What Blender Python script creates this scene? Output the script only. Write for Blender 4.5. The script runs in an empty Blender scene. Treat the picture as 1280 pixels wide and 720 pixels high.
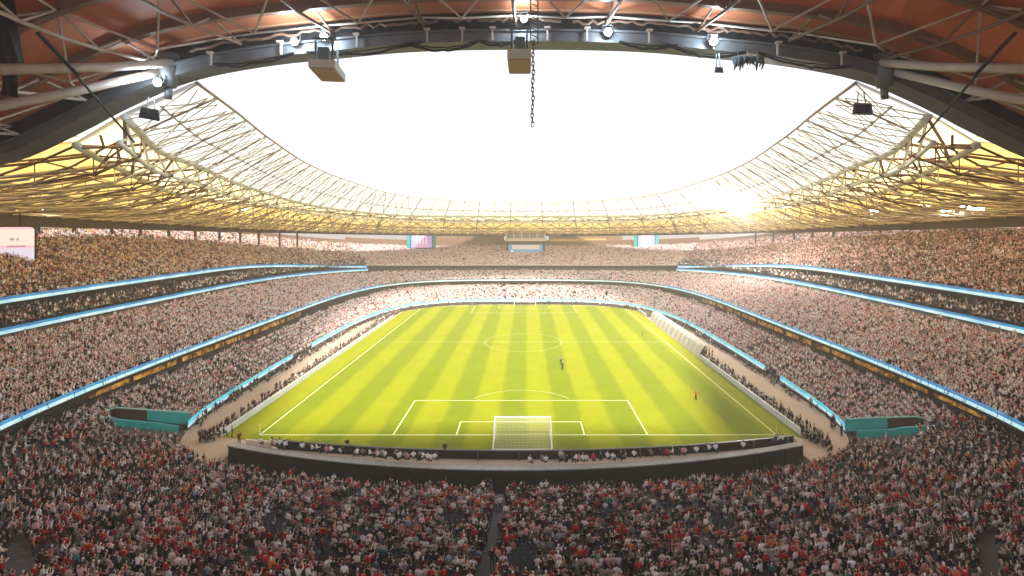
import bpy, bmesh, math, random
from mathutils import Vector, Matrix, noise as mnoise
rnd = random.Random(7)
R = math.radians
S = bpy.context.scene
COL = S.collection
F = 623.0; VPX = 658.0; HY = 282.0          # pixel focal length and vanishing point, used to read places off the photograph
CAMZ = 27.8

def at_y(px, py, Y):  return Vector(((px-VPX)/F*Y, Y, CAMZ+(HY-py)/F*Y))
def at_z(px, py, z):
    Y = F*(CAMZ-z)/(py-HY); return Vector(((px-VPX)/F*Y, Y, z))

# ------------------------------------------------------------------ materials
def mat(name, rgb, rough=0.7, metal=0.0, var=0.0, vscale=1.0, emit=0.0, trans=0.0, spec=0.3):
    m = bpy.data.materials.new(name); m.use_nodes = True
    nt = m.node_tree; nt.nodes.clear()
    out = nt.nodes.new('ShaderNodeOutputMaterial')
    b = nt.nodes.new('ShaderNodeBsdfPrincipled')
    b.inputs['Roughness'].default_value = rough
    b.inputs['Metallic'].default_value = metal
    b.inputs['Specular IOR Level'].default_value = spec
    b.inputs['Base Color'].default_value = (*rgb, 1)
    colsock = None
    if var > 0:
        tc = nt.nodes.new('ShaderNodeTexCoord')
        nz = nt.nodes.new('ShaderNodeTexNoise'); nz.inputs['Scale'].default_value = vscale
        nz.inputs['Detail'].default_value = 6
        nt.links.new(tc.outputs['Object'], nz.inputs['Vector'])
        mx = nt.nodes.new('ShaderNodeMix'); mx.data_type = 'RGBA'
        mx.inputs[6].default_value = (*[c*(1-var) for c in rgb], 1)
        mx.inputs[7].default_value = (*[min(1, c*(1+var)) for c in rgb], 1)
        nt.links.new(nz.outputs['Fac'], mx.inputs[0])
        nt.links.new(mx.outputs[2], b.inputs['Base Color'])
        colsock = mx.outputs[2]
    if emit > 0:
        b.inputs['Emission Color'].default_value = (*rgb, 1)
        b.inputs['Emission Strength'].default_value = emit
    sh = b.outputs[0]
    if trans > 0:
        t = nt.nodes.new('ShaderNodeBsdfTranslucent'); t.inputs[0].default_value = (*rgb, 1)
        if colsock: nt.links.new(colsock, t.inputs[0])
        ms = nt.nodes.new('ShaderNodeMixShader'); ms.inputs[0].default_value = trans
        nt.links.new(sh, ms.inputs[1]); nt.links.new(t.outputs[0], ms.inputs[2]); sh = ms.outputs[0]
    nt.links.new(sh, out.inputs[0])
    return m

M = {}
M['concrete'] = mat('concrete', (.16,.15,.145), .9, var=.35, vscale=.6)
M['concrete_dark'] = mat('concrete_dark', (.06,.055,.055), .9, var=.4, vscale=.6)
M['apron'] = mat('apron_tan', (.40,.30,.23), .9, var=.22, vscale=.35)
M['ground'] = mat('ground', (.2,.18,.16), .95, var=.3, vscale=.05)
M['white'] = mat('white_paint', (.8,.8,.78), .5, var=.06, vscale=2)
M['cream'] = mat('cream_steel', (.72,.66,.56), .5, var=.12, vscale=.5)
M['black'] = mat('black_board', (.012,.012,.014), .6, var=.5, vscale=.5)
M['dark_steel'] = mat('dark_steel', (.012,.0115,.012), .5, .3, var=.4, vscale=.6)
M['grey_steel'] = mat('grey_steel', (.11,.108,.11), .45, .3, var=.5, vscale=.8)
M['brown_steel'] = mat('brown_steel', (.16,.085,.05), .55, var=.3, vscale=.8)
M['tan_steel'] = mat('tan_steel', (.42,.33,.26), .55, var=.25, vscale=.8)
M['teal'] = mat('teal_panel', (.02,.36,.36), .5, var=.2, vscale=.8)
M['net'] = mat('net_cord', (.8,.76,.55), .7)
M['seat'] = mat('grey_blue_seat', (.15,.19,.22), .5, var=.2, vscale=3)
M['brownwall'] = mat('brown_wall', (.22,.13,.08), .8, var=.25, vscale=.6)
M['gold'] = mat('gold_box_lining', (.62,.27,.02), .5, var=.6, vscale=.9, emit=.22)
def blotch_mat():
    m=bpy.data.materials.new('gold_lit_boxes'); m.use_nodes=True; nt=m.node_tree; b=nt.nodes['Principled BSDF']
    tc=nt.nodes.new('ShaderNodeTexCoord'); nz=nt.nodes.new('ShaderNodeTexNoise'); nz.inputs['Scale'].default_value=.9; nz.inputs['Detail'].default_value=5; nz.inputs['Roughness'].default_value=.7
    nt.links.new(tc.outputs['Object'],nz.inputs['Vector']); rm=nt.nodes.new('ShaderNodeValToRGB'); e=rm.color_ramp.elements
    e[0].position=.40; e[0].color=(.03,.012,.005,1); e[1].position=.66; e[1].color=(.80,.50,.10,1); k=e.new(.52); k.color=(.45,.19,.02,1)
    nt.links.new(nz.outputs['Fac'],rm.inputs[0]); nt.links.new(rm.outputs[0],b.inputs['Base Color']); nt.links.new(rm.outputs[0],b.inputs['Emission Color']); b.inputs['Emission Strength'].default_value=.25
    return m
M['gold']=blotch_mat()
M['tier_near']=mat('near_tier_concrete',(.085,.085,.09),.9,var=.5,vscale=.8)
M['tanbox'] = mat('tan_casing', (.42,.23,.12), .6, var=.15, vscale=1)

def lamp_mat(name, rgb, e):
    return mat(name, rgb, .4, emit=e)
M['flood'] = lamp_mat('flood_lens', (.75,.88,1.0), 60)
M['flood_warm'] = lamp_mat('flood_lens_warm', (1,.95,.85), 14)

# ------------------------------------------------------------------ mesh builder
class MB:
    def __init__(s): s.v=[]; s.f=[]; s.m=[]
    def quad(s,a,b,c,d,mi=0):
        n=len(s.v); s.v+= [tuple(a),tuple(b),tuple(c),tuple(d)]; s.f.append((n,n+1,n+2,n+3)); s.m.append(mi)
    def grid(s, rows, mi=0, close=False):
        n=len(s.v); w=len(rows[0])
        for r in rows: s.v += [tuple(p) for p in r]
        for i in range(len(rows)-1):
            for j in range(w-1 + (1 if close else 0)):
                j2=(j+1)%w
                s.f.append((n+i*w+j, n+i*w+j2, n+(i+1)*w+j2, n+(i+1)*w+j)); s.m.append(mi)
    def box(s, c, size, rot=None, mi=0):
        hx,hy,hz=[q/2 for q in size]; n=len(s.v); c=Vector(c)
        for x,y,z in ((-1,-1,-1),(1,-1,-1),(1,1,-1),(-1,1,-1),(-1,-1,1),(1,-1,1),(1,1,1),(-1,1,1)):
            p=Vector((x*hx,y*hy,z*hz))
            if rot is not None: p = rot @ p
            s.v.append(tuple(c+p))
        for f in ((0,3,2,1),(4,5,6,7),(0,1,5,4),(1,2,6,5),(2,3,7,6),(3,0,4,7)):
            s.f.append(tuple(n+i for i in f)); s.m.append(mi)
    def tube(s, pts, r, n=6, mi=0, r2=None, cap=True):
        pts=[Vector(p) for p in pts]; base=len(s.v); up=Vector((0,0,1))
        for i,p in enumerate(pts):
            a=pts[max(i-1,0)]; b=pts[min(i+1,len(pts)-1)]; d=(b-a)
            if d.length<1e-9: d=Vector((0,0,1))
            d.normalize()
            u=d.cross(up)
            if u.length<.05: u=d.cross(Vector((1,0,0)))
            u.normalize(); w=u.cross(d)
            rr=r if r2 is None else r+(r2-r)*i/(len(pts)-1)
            for k in range(n):
                t=2*math.pi*k/n
                s.v.append(tuple(p+u*(rr*math.cos(t))+w*(rr*math.sin(t))))
        for i in range(len(pts)-1):
            for k in range(n):
                k2=(k+1)%n
                s.f.append((base+i*n+k, base+i*n+k2, base+(i+1)*n+k2, base+(i+1)*n+k)); s.m.append(mi)
        if cap:
            s.f.append(tuple(base+k for k in range(n))[::-1]); s.m.append(mi)
            e=base+(len(pts)-1)*n
            s.f.append(tuple(e+k for k in range(n))); s.m.append(mi)
    def section(s, rail, prof, mi=0, cap=True):
        """sweep a closed profile of (outward, up) offsets along rail of (point, outward)"""
        rows=[]
        for p,o in rail: rows.append([Vector(p)+o*a+Vector((0,0,b)) for a,b in prof])
        n=len(s.v); w=len(prof)
        for r in rows: s.v += [tuple(p) for p in r]
        for i in range(len(rows)-1):
            for j in range(w):
                j2=(j+1)%w
                s.f.append((n+i*w+j, n+(i+1)*w+j, n+(i+1)*w+j2, n+i*w+j2)); s.m.append(mi)
        if cap:
            s.f.append(tuple(n+j for j in range(w))); s.m.append(mi)
            e=n+(len(rows)-1)*w
            s.f.append(tuple(e+j for j in range(w))[::-1]); s.m.append(mi)
    def build(s, name, mats, parent=None, smooth=False, origin=None):
        me=bpy.data.meshes.new(name)
        o0=Vector(origin) if origin is not None else Vector((0,0,0))
        me.from_pydata([tuple(Vector(v)-o0) for v in s.v],[],s.f)
        if not isinstance(mats,(list,tuple)): mats=[mats]
        for m in mats: me.materials.append(m)
        me.polygons.foreach_set('material_index', s.m)
        if smooth: me.polygons.foreach_set('use_smooth',[True]*len(me.polygons))
        me.update()
        o=bpy.data.objects.new(name, me); COL.objects.link(o); o.location=o0
        if parent is not None:
            o.parent=parent
            w=Vector((0,0,0)); q=parent
            while q is not None: w+=q.location; q=q.parent
            o.location = o0-w
        return o

def tag(o,label,cat,group=None):
    o['label']=label; o['category']=cat
    if group: o['group']=group
    return o
def thing(name,label,cat,loc=(0,0,0),rz=0,group=None):
    o=bpy.data.objects.new(name,None); COL.objects.link(o); o.location=loc; o.rotation_euler=(0,0,rz)
    o.empty_display_size=.3
    return tag(o,label,cat,group)
def kind(o,k): o['kind']=k; return o
def dup(root, loc, rz, label, group=None):
    r=root.copy(); COL.objects.link(r); r.location=loc; r.rotation_euler=(0,0,rz); r['label']=label
    if group: r['group']=group
    for ch in list(root.children):
        c=ch.copy(); COL.objects.link(c); c.parent=r
        for g in ch.children:
            d=g.copy(); COL.objects.link(d); d.parent=c
    return r

def sstep(t): t=max(0,min(1,t)); return t*t*(3-2*t)

# ------------------------------------------------------------------ bowl plan curves
CX=-1.5; YM=108.0
class Ring:
    def __init__(s,W,yn,yf,nn,nf,zs,zf,zn,bow=0): s.W,s.yn,s.yf,s.nn,s.nf,s.zs,s.zf,s.zn,s.bow=W,yn,yf,nn,nf,zs,zf,zn,bow
    def __call__(s,phi):
        c,sn=math.cos(phi),math.sin(phi)
        n=s.nf if sn>=0 else s.nn
        L=(s.yf-YM) if sn>=0 else (YM-s.yn)
        r=(abs(c/s.W)**n+abs(sn/L)**n)**(-1/n)
        x=CX+r*c; y=YM+r*sn
        if s.bow and sn<0: y+=s.bow*(r*c/s.W)**2*min(1,(YM-y)/(YM-s.yn))**4
        if sn>=0: z=s.zs+(s.zf-s.zs)*sstep(sn**1.5)
        else: z=s.zs+(s.zn-s.zs)*sstep((-sn)**1.5*1.25)
        return Vector((x,y,z))
R0=Ring(46,51.4,176,6.5,3.5,.9,.9,.05,8.5)
R1=Ring(54,21,184.5,4.5,3.6,5.5,5.8,6.0)
R1b=Ring(52.6,22.4,183.2,4.5,3.6,7.6,7.6,7.8)       # front edge of the middle tier, overhanging
R2=Ring(70,0,191.5,3.4,3.0,13.0,11.4,13)
R3=Ring(71.5,-2,191.5,3.4,3.0,17.4,12.0,17.4)
RT=Ring(92,-30,214,3.2,2.6,26.6,18.6,27)
PF0,PF1=R(51),R(129)
SECT={'near':(R(225),R(315)),'left':(PF1,R(225)),'right':(R(-45),PF0),'far':(PF0,PF1)}
def phis(a,b,n): return [a+(b-a)*i/n for i in range(n+1)]

def stepped(mb, A, B, a, b, n, step, mi=0, lift=0.0):
    """terraced floor from ring A to ring B, rows parallel to A"""
    ph=phis(a,b,n); maxd=max(((B(p)-A(p)).xy.length for p in ph)); K=int(maxd/step)+1
    rows=[]
    for k in range(K+1):
        for half in (0,1):
            row=[]
            for p in ph:
                pa,pb=A(p),B(p); d=(pb-pa); D=d.xy.length
                t0=min(1,(k*step)/D) ; t1=min(1,((k+half)*step)/D)
                zz=pa.z+(d.z)*t0 ; q=pa+d*t1; row.append(Vector((q.x,q.y,zz+lift)))
            rows.append(row)
    mb.grid(rows,mi)

# ------------------------------------------------------------------ ground, pitch, apron
g=MB(); g.quad((-500,-400,-2.6),(500,-400,-2.6),(500,600,-2.6),(-500,600,-2.6))
kind(g.build('ground',M['ground']),'structure')
# apron slab: everything inside the front walls, near edge bowed
def near_edge(x, y0, y1, w=40.0): return y0+(y1-y0)*min(1.2,(abs(x+1.5)/w)**2)
ap=MB()
top=[];bot=[]
outline=[]
for p in phis(R(-50),R(230),200):
    q=R0(p); o=(q-Vector((CX,YM,q.z))); outline.append(Vector((q.x+o.x*.012,q.y+o.y*.012,0)))
xs=[-40,-39,-38,-37,-36.2]+[-36+2*i for i in range(35)]+[33.5,33.7,35,36,37]
def r0y(x): return min((R0(p) for p in phis(R(226),R(314),400)),key=lambda q:abs(q.x-x)).y
front=[Vector((x,near_edge(x,54.4,62.4) if -36.1<x<33.6 else r0y(x)-.1,0)) for x in xs]
poly=outline+front
n=len(ap.v); ap.v+= [tuple(p) for p in poly]; ap.f.append(tuple(range(len(poly)))); ap.m.append(0)
for i in range(len(poly)):
    a=poly[i]; b=poly[(i+1)%len(poly)]
    ap.quad(a,(a.x,a.y,-2.6),(b.x,b.y,-2.6),b,0)
kind(ap.build('pitch_surround',M['apron']),'structure')

def grass_mat():
    m=bpy.data.materials.new('mown_grass'); m.use_nodes=True; nt=m.node_tree
    b=nt.nodes['Principled BSDF']; b.inputs['Roughness'].default_value=.85; b.inputs['Specular IOR Level'].default_value=.15
    tc=nt.nodes.new('ShaderNodeTexCoord'); sp=nt.nodes.new('ShaderNodeSeparateXYZ')
    nt.links.new(tc.outputs['Object'],sp.inputs[0])
    def mth(op,a,bv=None):
        k=nt.nodes.new('ShaderNodeMath'); k.operation=op
        for i,q in enumerate((a,bv)):
            if q is None: continue
            if isinstance(q,(int,float)): k.inputs[i].default_value=q
            else: nt.links.new(q,k.inputs[i])
        return k.outputs[0]
    # wobbly lengthwise mowing stripes
    nz0=nt.nodes.new('ShaderNodeTexNoise'); nz0.inputs['Scale'].default_value=.12; nz0.inputs['Detail'].default_value=3
    nt.links.new(tc.outputs['Object'],nz0.inputs['Vector'])
    x=mth('ADD',sp.outputs['X'],mth('MULTIPLY',mth('SUBTRACT',nz0.outputs['Fac'],.5),1.2))
    s=mth('SINE',mth('MULTIPLY',x,math.pi/4.0))
    rmp=nt.nodes.new('ShaderNodeMapRange'); rmp.inputs[1].default_value=-.3; rmp.inputs[2].default_value=.3
    nt.links.new(s,rmp.inputs[0])
    mx=nt.nodes.new('ShaderNodeMix'); mx.data_type='RGBA'
    mx.inputs[6].default_value=(.128,.158,.001,1); mx.inputs[7].default_value=(.190,.205,.001,1)
    nt.links.new(rmp.outputs[0],mx.inputs[0])
    n1=nt.nodes.new('ShaderNodeTexNoise'); n1.inputs['Scale'].default_value=.25; n1.inputs['Detail'].default_value=8; n1.inputs['Roughness'].default_value=.7
    nt.links.new(tc.outputs['Object'],n1.inputs['Vector'])
    n2=nt.nodes.new('ShaderNodeTexNoise'); n2.inputs['Scale'].default_value=3.5; n2.inputs['Detail'].default_value=5
    nt.links.new(tc.outputs['Object'],n2.inputs['Vector'])
    v=mth('ADD',mth('MULTIPLY',n1.outputs['Fac'],.5),mth('MULTIPLY',n2.outputs['Fac'],.5))
    vv=mth('ADD',.55,mth('MULTIPLY',v,.9))
    m2=nt.nodes.new('ShaderNodeMix'); m2.data_type='RGBA'; m2.blend_type='MULTIPLY'; m2.inputs[0].default_value=1
    nt.links.new(mx.outputs[2],m2.inputs[6]); nt.links.new(vv,m2.inputs[7])
    nt.links.new(m2.outputs[2],b.inputs['Base Color'])
    bp=nt.nodes.new('ShaderNodeBump'); bp.inputs['Strength'].default_value=.4; bp.inputs['Distance'].default_value=.05
    n3=nt.nodes.new('ShaderNodeTexNoise'); n3.inputs['Scale'].default_value=12
    nt.links.new(tc.outputs['Object'],n3.inputs['Vector']); nt.links.new(n3.outputs['Fac'],bp.inputs['Height'])
    nt.links.new(bp.outputs[0],b.inputs['Normal'])
    return m
GX0,GX1,GY1=-40.0,36.2,174.6
gr=MB()
pts=[Vector((GX0+(GX1-GX0)*i/40, near_edge(GX0+(GX1-GX0)*i/40,60.2,65.4,38),.004)) for i in range(41)]
far=[]
for p in phis(R(54),R(126),30):
    q=R0(p); far.append(Vector((min(GX1,max(GX0,q.x*.985)),q.y-.9,.004)))
poly=pts+far
gr.v=[tuple(p) for p in poly]; gr.f=[tuple(range(len(poly)))]; gr.m=[0]
kind(gr.build('pitch_grass',grass_mat()),'structure')

# painted markings
PX0,PX1,PY0,PY1=-35.4,33.2,66.2,171.9; PC=(PX0+PX1)/2+.3; LW=.17
mk=MB()
def line(x0,y0,x1,y1,w=LW,z=.012):
    d=Vector((x1-x0,y1-y0,0)); d.normalize(); nn=Vector((-d.y,d.x,0))*w/2; a=Vector((x0,y0,z)); b=Vector((x1,y1,z))
    mk.quad(a-nn,b-nn,b+nn,a+nn)
def rect(x0,y0,x1,y1,skip=None):
    h=LW/2
    if skip!='b': line(x0-h,y0,x1+h,y0)
    if skip!='t': line(x0-h,y1,x1+h,y1)
    line(x0,y0+h,x0,y1-h); line(x1,y0+h,x1,y1-h)
rect(PX0,PY0,PX1,PY1)
YC=(PY0+PY1)/2
line(PX0+.1,YC,PX1-.1,YC,.1)
PA,PD,SA,SD=16.9,13.0,8.5,4.4
for y0,sg in ((PY0,1),(PY1,-1)):
    for w,d in ((PA,PD),(SA,SD)):
        line(PC-w,y0+sg*.09,PC-w,y0+sg*(d+.085)); line(PC+w,y0+sg*.09,PC+w,y0+sg*(d+.085)); line(PC-w+.086,y0+sg*d,PC+w-.086,y0+sg*d)
    a0=math.acos(min(1,4.2/9.15)); c=Vector((PC,y0+sg*(PD-4.2)))
    for i in range(24):
        t0=-a0+2*a0*i/24; t1=-a0+2*a0*(i+1)/24
        if i in (0,23): continue
        line(c.x+9.15*math.sin(t0),c.y+sg*9.15*math.cos(t0),c.x+9.15*math.sin(t1),c.y+sg*9.15*math.cos(t1),.07,.016)
for i in range(48):
    t0=2*math.pi*i/48; t1=2*math.pi*(i+1)/48
    line(PC+9.15*math.cos(t0),YC+9.15*math.sin(t0),PC+9.15*math.cos(t1),YC+9.15*math.sin(t1),.07,.016)
kind(mk.build('pitch_markings',mat('line_chalk',(.58,.60,.30),.8,var=.12,vscale=.7)),'structure')

# ------------------------------------------------------------------ goals
def make_goal(y,sg,label):
    t=thing('goal',label,'goal',(PC+.3,y,.0),0,None)
    w,h,d=3.66,2.36,4.6; r=.11
    for s in (-1,1):
        a=MB(); a.tube([(s*w,0,0),(s*w,0,h+.0)],r,8); a.build('post',M['white'],None).parent=t
    b=MB(); b.tube([(-w-.1,0,h),(w+.1,0,h)],r,8); b.build('crossbar',M['white'],None).parent=t
    c=MB(); c.tube([(-w,-sg*d,.08),(w,-sg*d,.08)],.10,6)
    for s in (-1,1):
        c.tube([(s*w,0,h),(s*w,-sg*1.2,h-.15),(s*w,-sg*d,.08)],.085,6); c.tube([(s*w,0,.08),(s*w,-sg*d,.08)],.05,6)
    c.build('net_frame',M['white'],None).parent=t
    n=MB(); q=.35
    def P(u,v): # u across, v along the sloping back
        if v<.25: return Vector((u,-sg*1.2*(v/.25),h-.15*(v/.25)))
        k=(v-.25)/.75; return Vector((u,-sg*(1.2+(d-1.2)*k),(h-.15)*(1-k)+.05))
    N=44
    for i in range(N+1):
        u=-w+2*w*i/N; n.tube([P(u,v/6) for v in range(7)],.012,3,cap=False)
    for j in range(27):
        n.tube([P(-w,j/26),P(w,j/26)],.012,3,cap=False)
    for s in (-1,1):
        for j in range(1,10):
            yy=d*j/10; zz=h-.15 if yy<1.2 else (h-.15)*(1-(yy-1.2)/(d-1.2))
            n.tube([(s*w,-sg*yy,.05),(s*w,-sg*yy,zz)],.012,3,cap=False)
        for j in range(1,6):
            zz=h*j/6; yy=1.2+(d-1.2)*(1-zz/(h-.15)) if zz<h-.15 else 1.2
            n.tube([(s*w,0,zz),(s*w,-sg*yy,zz)],.012,3,cap=False)
    n.build('net',M['net'],None).parent=t
    return t
make_goal(PY0-.0,1,'white framed goal with pale net at the near end of the pitch')
make_goal(PY1,-1,'small white goal at the far end of the pitch')
for x,y,l in ((PX0,PY0,'thin corner flag at the near left corner of the pitch'),(PX1,PY0,'thin corner flag at the near right corner of the pitch')):
    t=thing('corner_flag',l,'corner flag',(x,y,0))
    a=MB(); a.tube([(0,0,0),(0,0,1.5)],.03,6); a.build('pole',M['white']).parent=t
    a=MB(); a.box((.22,0,1.33),(.42,.012,.3)); a.build('flag',mat('flag_cloth',(.7,.5,.06))).parent=t

# ------------------------------------------------------------------ near end: boards, ledge, black wall
def bow(y0,y1,x0,x1,n=60,w=40.0):
    out=[]
    for i in range(n+1):
        x=x0+(x1-x0)*i/n; out.append((Vector((x,near_edge(x,y0,y1,w),0)),Vector((0,1,0))))
    return out
bd=thing('perimeter_board','low dark advertising board seen from behind along the near goal end','board',(-1.5,59,0))
a=MB(); a.section(bow(59.2,64.5,-31,34,60),[(0,.02),(.18,.02),(.18,1.0),(0,1.0)]); a.build('panel',M['dark_steel'],bd)
a=MB(); a.section(bow(59.18,64.48,-31,34,60),[(-.05,1.004),(.24,1.004),(.24,1.1),(-.05,1.1)]); a.build('top_rail',M['grey_steel'],bd)
for i in range(14):
    x=-30+i*4.85; y=near_edge(x,59.2,64.5); a=MB(); a.box((x,y-.25,.5),(.1,.4,.96)); a.build('brace',M['grey_steel'],bd)
wl=thing('ledge_wall','black retaining wall with pale ledge between near goal and front row','wall',(-1.5,55,-2.6))
a=MB(); a.section(bow(54.2,62.2,-36,33.5,60),[(0,-2.55),(.17,-2.55),(.17,1.15),(0,1.15)]); a.build('wall_face',M['black'],wl)
a=MB(); a.section(bow(54.1,62.1,-36.2,33.7,60),[(0,1.154),(.95,1.154),(.95,1.28),(0,1.28)]); a.build('ledge',mat('ledge_grey',(.30,.29,.28),.8,var=.4,vscale=1.6),wl)
a=MB(); a.section(bow(55.3,63.3,-36,33.5,60),[(0,.02),(.1,.02),(.1,1.15),(0,1.15)]); a.build('front_face',M['concrete'],wl)
for i in range(18):
    x=-34.5+i*3.85; y=near_edge(x,54.2,62.2); a=MB(); a.box((x,y-.03,-.7),(.09,.07,3.6)); a.build('wall_post',M['dark_steel'],wl)
# a pale equipment run on the ledge
for (xa,xb,lab) in ((-35.5,-31.8,'cream low barrier at the left end of the black wall'),(28.5,34.5,'cream low barrier at the right end of the black wall')):
    a=MB(); a.section(bow(59.6,64.4,xa,xb,8),[(0,.02),(.15,.02),(.15,.75),(0,.75)]); tag(a.build('barrier',M['cream']),lab,'barrier')

# ------------------------------------------------------------------ grandstands
def led_mat(name,top,mid):
    m=bpy.data.materials.new(name); m.use_nodes=True; nt=m.node_tree
    b=nt.nodes['Principled BSDF']; b.inputs['Roughness'].default_value=.35
    tc=nt.nodes.new('ShaderNodeTexCoord'); nz=nt.nodes.new('ShaderNodeTexNoise'); nz.inputs['Scale'].default_value=.35; nz.inputs['Detail'].default_value=4
    nt.links.new(tc.outputs['Object'],nz.inputs['Vector'])
    mx=nt.nodes.new('ShaderNodeMix'); mx.data_type='RGBA'; mx.inputs[6].default_value=(*top,1); mx.inputs[7].default_value=(*mid,1)
    mr=nt.nodes.new('ShaderNodeMapRange'); mr.inputs[1].default_value=.35; mr.inputs[2].default_value=.65
    nt.links.new(nz.outputs['Fac'],mr.inputs[0]); nt.links.new(mr.outputs[0],mx.inputs[0])
    nt.links.new(mx.outputs[2],b.inputs['Base Color']); nt.links.new(mx.outputs[2],b.inputs['Emission Color'])
    b.inputs['Emission Strength'].default_value=LEDE
    return m
LEDE=.32
M['led_blue']=led_mat('led_blue',(.02,.15,.42),(.03,.28,.55))
M['led_cyan']=led_mat('led_cyan',(.30,.62,.74),(.62,.80,.84))
M['led_pale']=led_mat('led_pale',(.45,.62,.66),(.6,.74,.75))
M['led_teal']=led_mat('led_teal',(.04,.45,.62),(.15,.62,.72))

def rail(Rg,a,b,n,inset=0.0,dz=0.0):
    out=[]
    for p in phis(a,b,n):
        q=Rg(p); o=(q-Vector((CX,YM,q.z)))
        e=.004; t=(Rg(p+e)-Rg(p-e)).xy
        nrm=Vector((t.y,-t.x,0)); nrm.normalize()
        if nrm.dot(o)<0: nrm=-nrm
        out.append((q+nrm*inset+Vector((0,0,dz)),nrm))
    return out
def band(name,Rg,a,b,n,prof,mats,parent,inset=0,dz=0):
    mb=MB(); mb.section(rail(Rg,a,b,n,inset,dz),prof); return mb.build(name,mats,parent)
labels={'near':'dark stepped stand filling the bottom of the view before the near goal',
 'left':'left side stand of three tiers with blue lit ribbon boards',
 'right':'right side stand of three tiers with blue lit ribbon boards',
 'far':'far end stand behind the distant goal, brown wall above it'}
stand={}
AIS=[]    # radial aisles: (section,phi)
for s,(a,b) in SECT.items():
    c=R0((a+b)/2)
    t=thing('grandstand',labels[s],'stand',(c.x,c.y,-2.6)); stand[s]=t
    n=90
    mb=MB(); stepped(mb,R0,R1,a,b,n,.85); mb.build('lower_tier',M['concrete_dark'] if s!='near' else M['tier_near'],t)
    if s=='near':
        band('front_wall',R0,a,b,60,[(0,-1.6),(.15,-1.6),(.15,.02),(0,.02)],M['black'],t,-.2)
        continue
    al,bl=a,b
    if s=='left': b=R(246)
    if s=='right': a=R(-66)
    # front wall with lit board, with an aisle opening half way on the sides
    segs={'left':[(R(129),R(178)),(R(189),R(224))],'right':[(R(-45),R(-25)),(R(-19),R(51))],'far':[(R(51.2),R(128.8))]}[s]
    for (p,q) in segs:
        fw=band('front_wall',R0,p,q,50,[(0,-.88),(.15,-.88),(.15,1.0),(0,1.0)],M['concrete_dark'],t,-.25)
        mb=MB(); mb.section(rail(R0,p,q,50,-.36),[(0,.15),(.1,.15),(.1,.62),(0,.62)],0); 
        mb.section(rail(R0,p,q,50,-.36),[(0,.624),(.1,.624),(.1,1.05),(0,1.05)],1)
        lb=mb.build('lit_board',[M['led_cyan'],M['led_teal']] if s!='far' else [M['led_pale'],M['led_teal']],fw)
    # recessed boxes strip under the middle tier
    band('box_wall',R1,a,b,n,[(0,0),(.2,0),(.2,2.0),(0,2.0)],M['concrete_dark'],t,.25)
    if s!='far':
        (p,q)={'left':(R(165),R(221)),'right':(R(-45),R(38))}[s]
        rr=rail(R1,p,q,96,.02); i=0
        while i<90:
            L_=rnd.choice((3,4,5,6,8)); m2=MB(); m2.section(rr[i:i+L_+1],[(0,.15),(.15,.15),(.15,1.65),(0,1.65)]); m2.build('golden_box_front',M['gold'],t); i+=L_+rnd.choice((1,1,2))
    # ribbon 1
    mb=MB(); ra=rail(R1b,a,b,n,-.15)
    mb.section(ra,[(0,-.36),(.25,-.36),(.25,-.05),(0,-.05)],2)
    mb.section(ra,[(-.02,-.046),(.2,-.046),(.2,.36),(-.02,.36)],0)
    mb.section(ra,[(0,.364),(.2,.364),(.2,.66),(0,.66)],1)
    mb.build('ribbon_board',[M['led_cyan'],M['led_blue'],M['black']] if s!='far' else [M['led_pale'],M['grey_steel'],M['black']],t)
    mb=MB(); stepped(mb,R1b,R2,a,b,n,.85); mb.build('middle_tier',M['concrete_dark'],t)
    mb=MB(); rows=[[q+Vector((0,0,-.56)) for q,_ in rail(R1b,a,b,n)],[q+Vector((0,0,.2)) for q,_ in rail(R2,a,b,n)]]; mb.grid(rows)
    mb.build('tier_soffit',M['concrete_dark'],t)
    if s=='far':
        band('tier_edge',R3,a,b,n,[(0,-.7),(.2,-.7),(.2,.5),(0,.5)],M['black'],t,-.3)
        band('tier_rail',R3,a,b,n,[(0,.52),(.12,.52),(.12,.8),(0,.8)],M['cream'],t,-.3)
    else:
        # box level between ribbon 2 and ribbon 3
        m3=MB(); ra=rail(R2,a,b,n,-.6,.5)
        m3.section(ra,[(0,-.6),(.25,-.6),(.25,-.3),(0,-.3)],2); m3.section(ra,[(-.02,-.296),(.2,-.296),(.2,.16),(-.02,.16)],0); m3.section(ra,[(0,.164),(.2,.164),(.2,.52),(0,.52)],1)
        m3.build('ribbon_board',[M['led_cyan'],M['led_blue'],M['black']],t)
        band('box_wall',R2,a,b,n,[(0,-.5),(.2,-.5),(.2,4.2),(0,4.2)],M['concrete_dark'],t,2.6)
        band('box_floor',R2,a,b,n,[(0,0),(3,0),(3,.15),(0,.15)],M['concrete_dark'],t,-.4)
        m3=MB(); ra=rail(R3,a,b,n,-.4)
        m3.section(ra,[(0,-.6),(.25,-.6),(.25,-.3),(0,-.3)],2); m3.section(ra,[(-.02,-.296),(.2,-.296),(.2,.16),(-.02,.16)],0); m3.section(ra,[(0,.164),(.2,.164),(.2,.52),(0,.52)],1)
        m3.build('ribbon_board',[M['led_cyan'],M['led_blue'],M['black']],t)
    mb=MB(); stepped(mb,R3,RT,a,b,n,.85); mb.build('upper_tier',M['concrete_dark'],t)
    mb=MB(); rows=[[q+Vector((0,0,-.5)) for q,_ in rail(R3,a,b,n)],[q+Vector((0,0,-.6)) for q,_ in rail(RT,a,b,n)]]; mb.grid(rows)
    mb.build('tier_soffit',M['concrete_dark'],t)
    band('back_wall',RT,a,b,n,[(0,-29),(.3,-29),(.3,.8),(0,.8)],M['brownwall'],t,.3)
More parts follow.
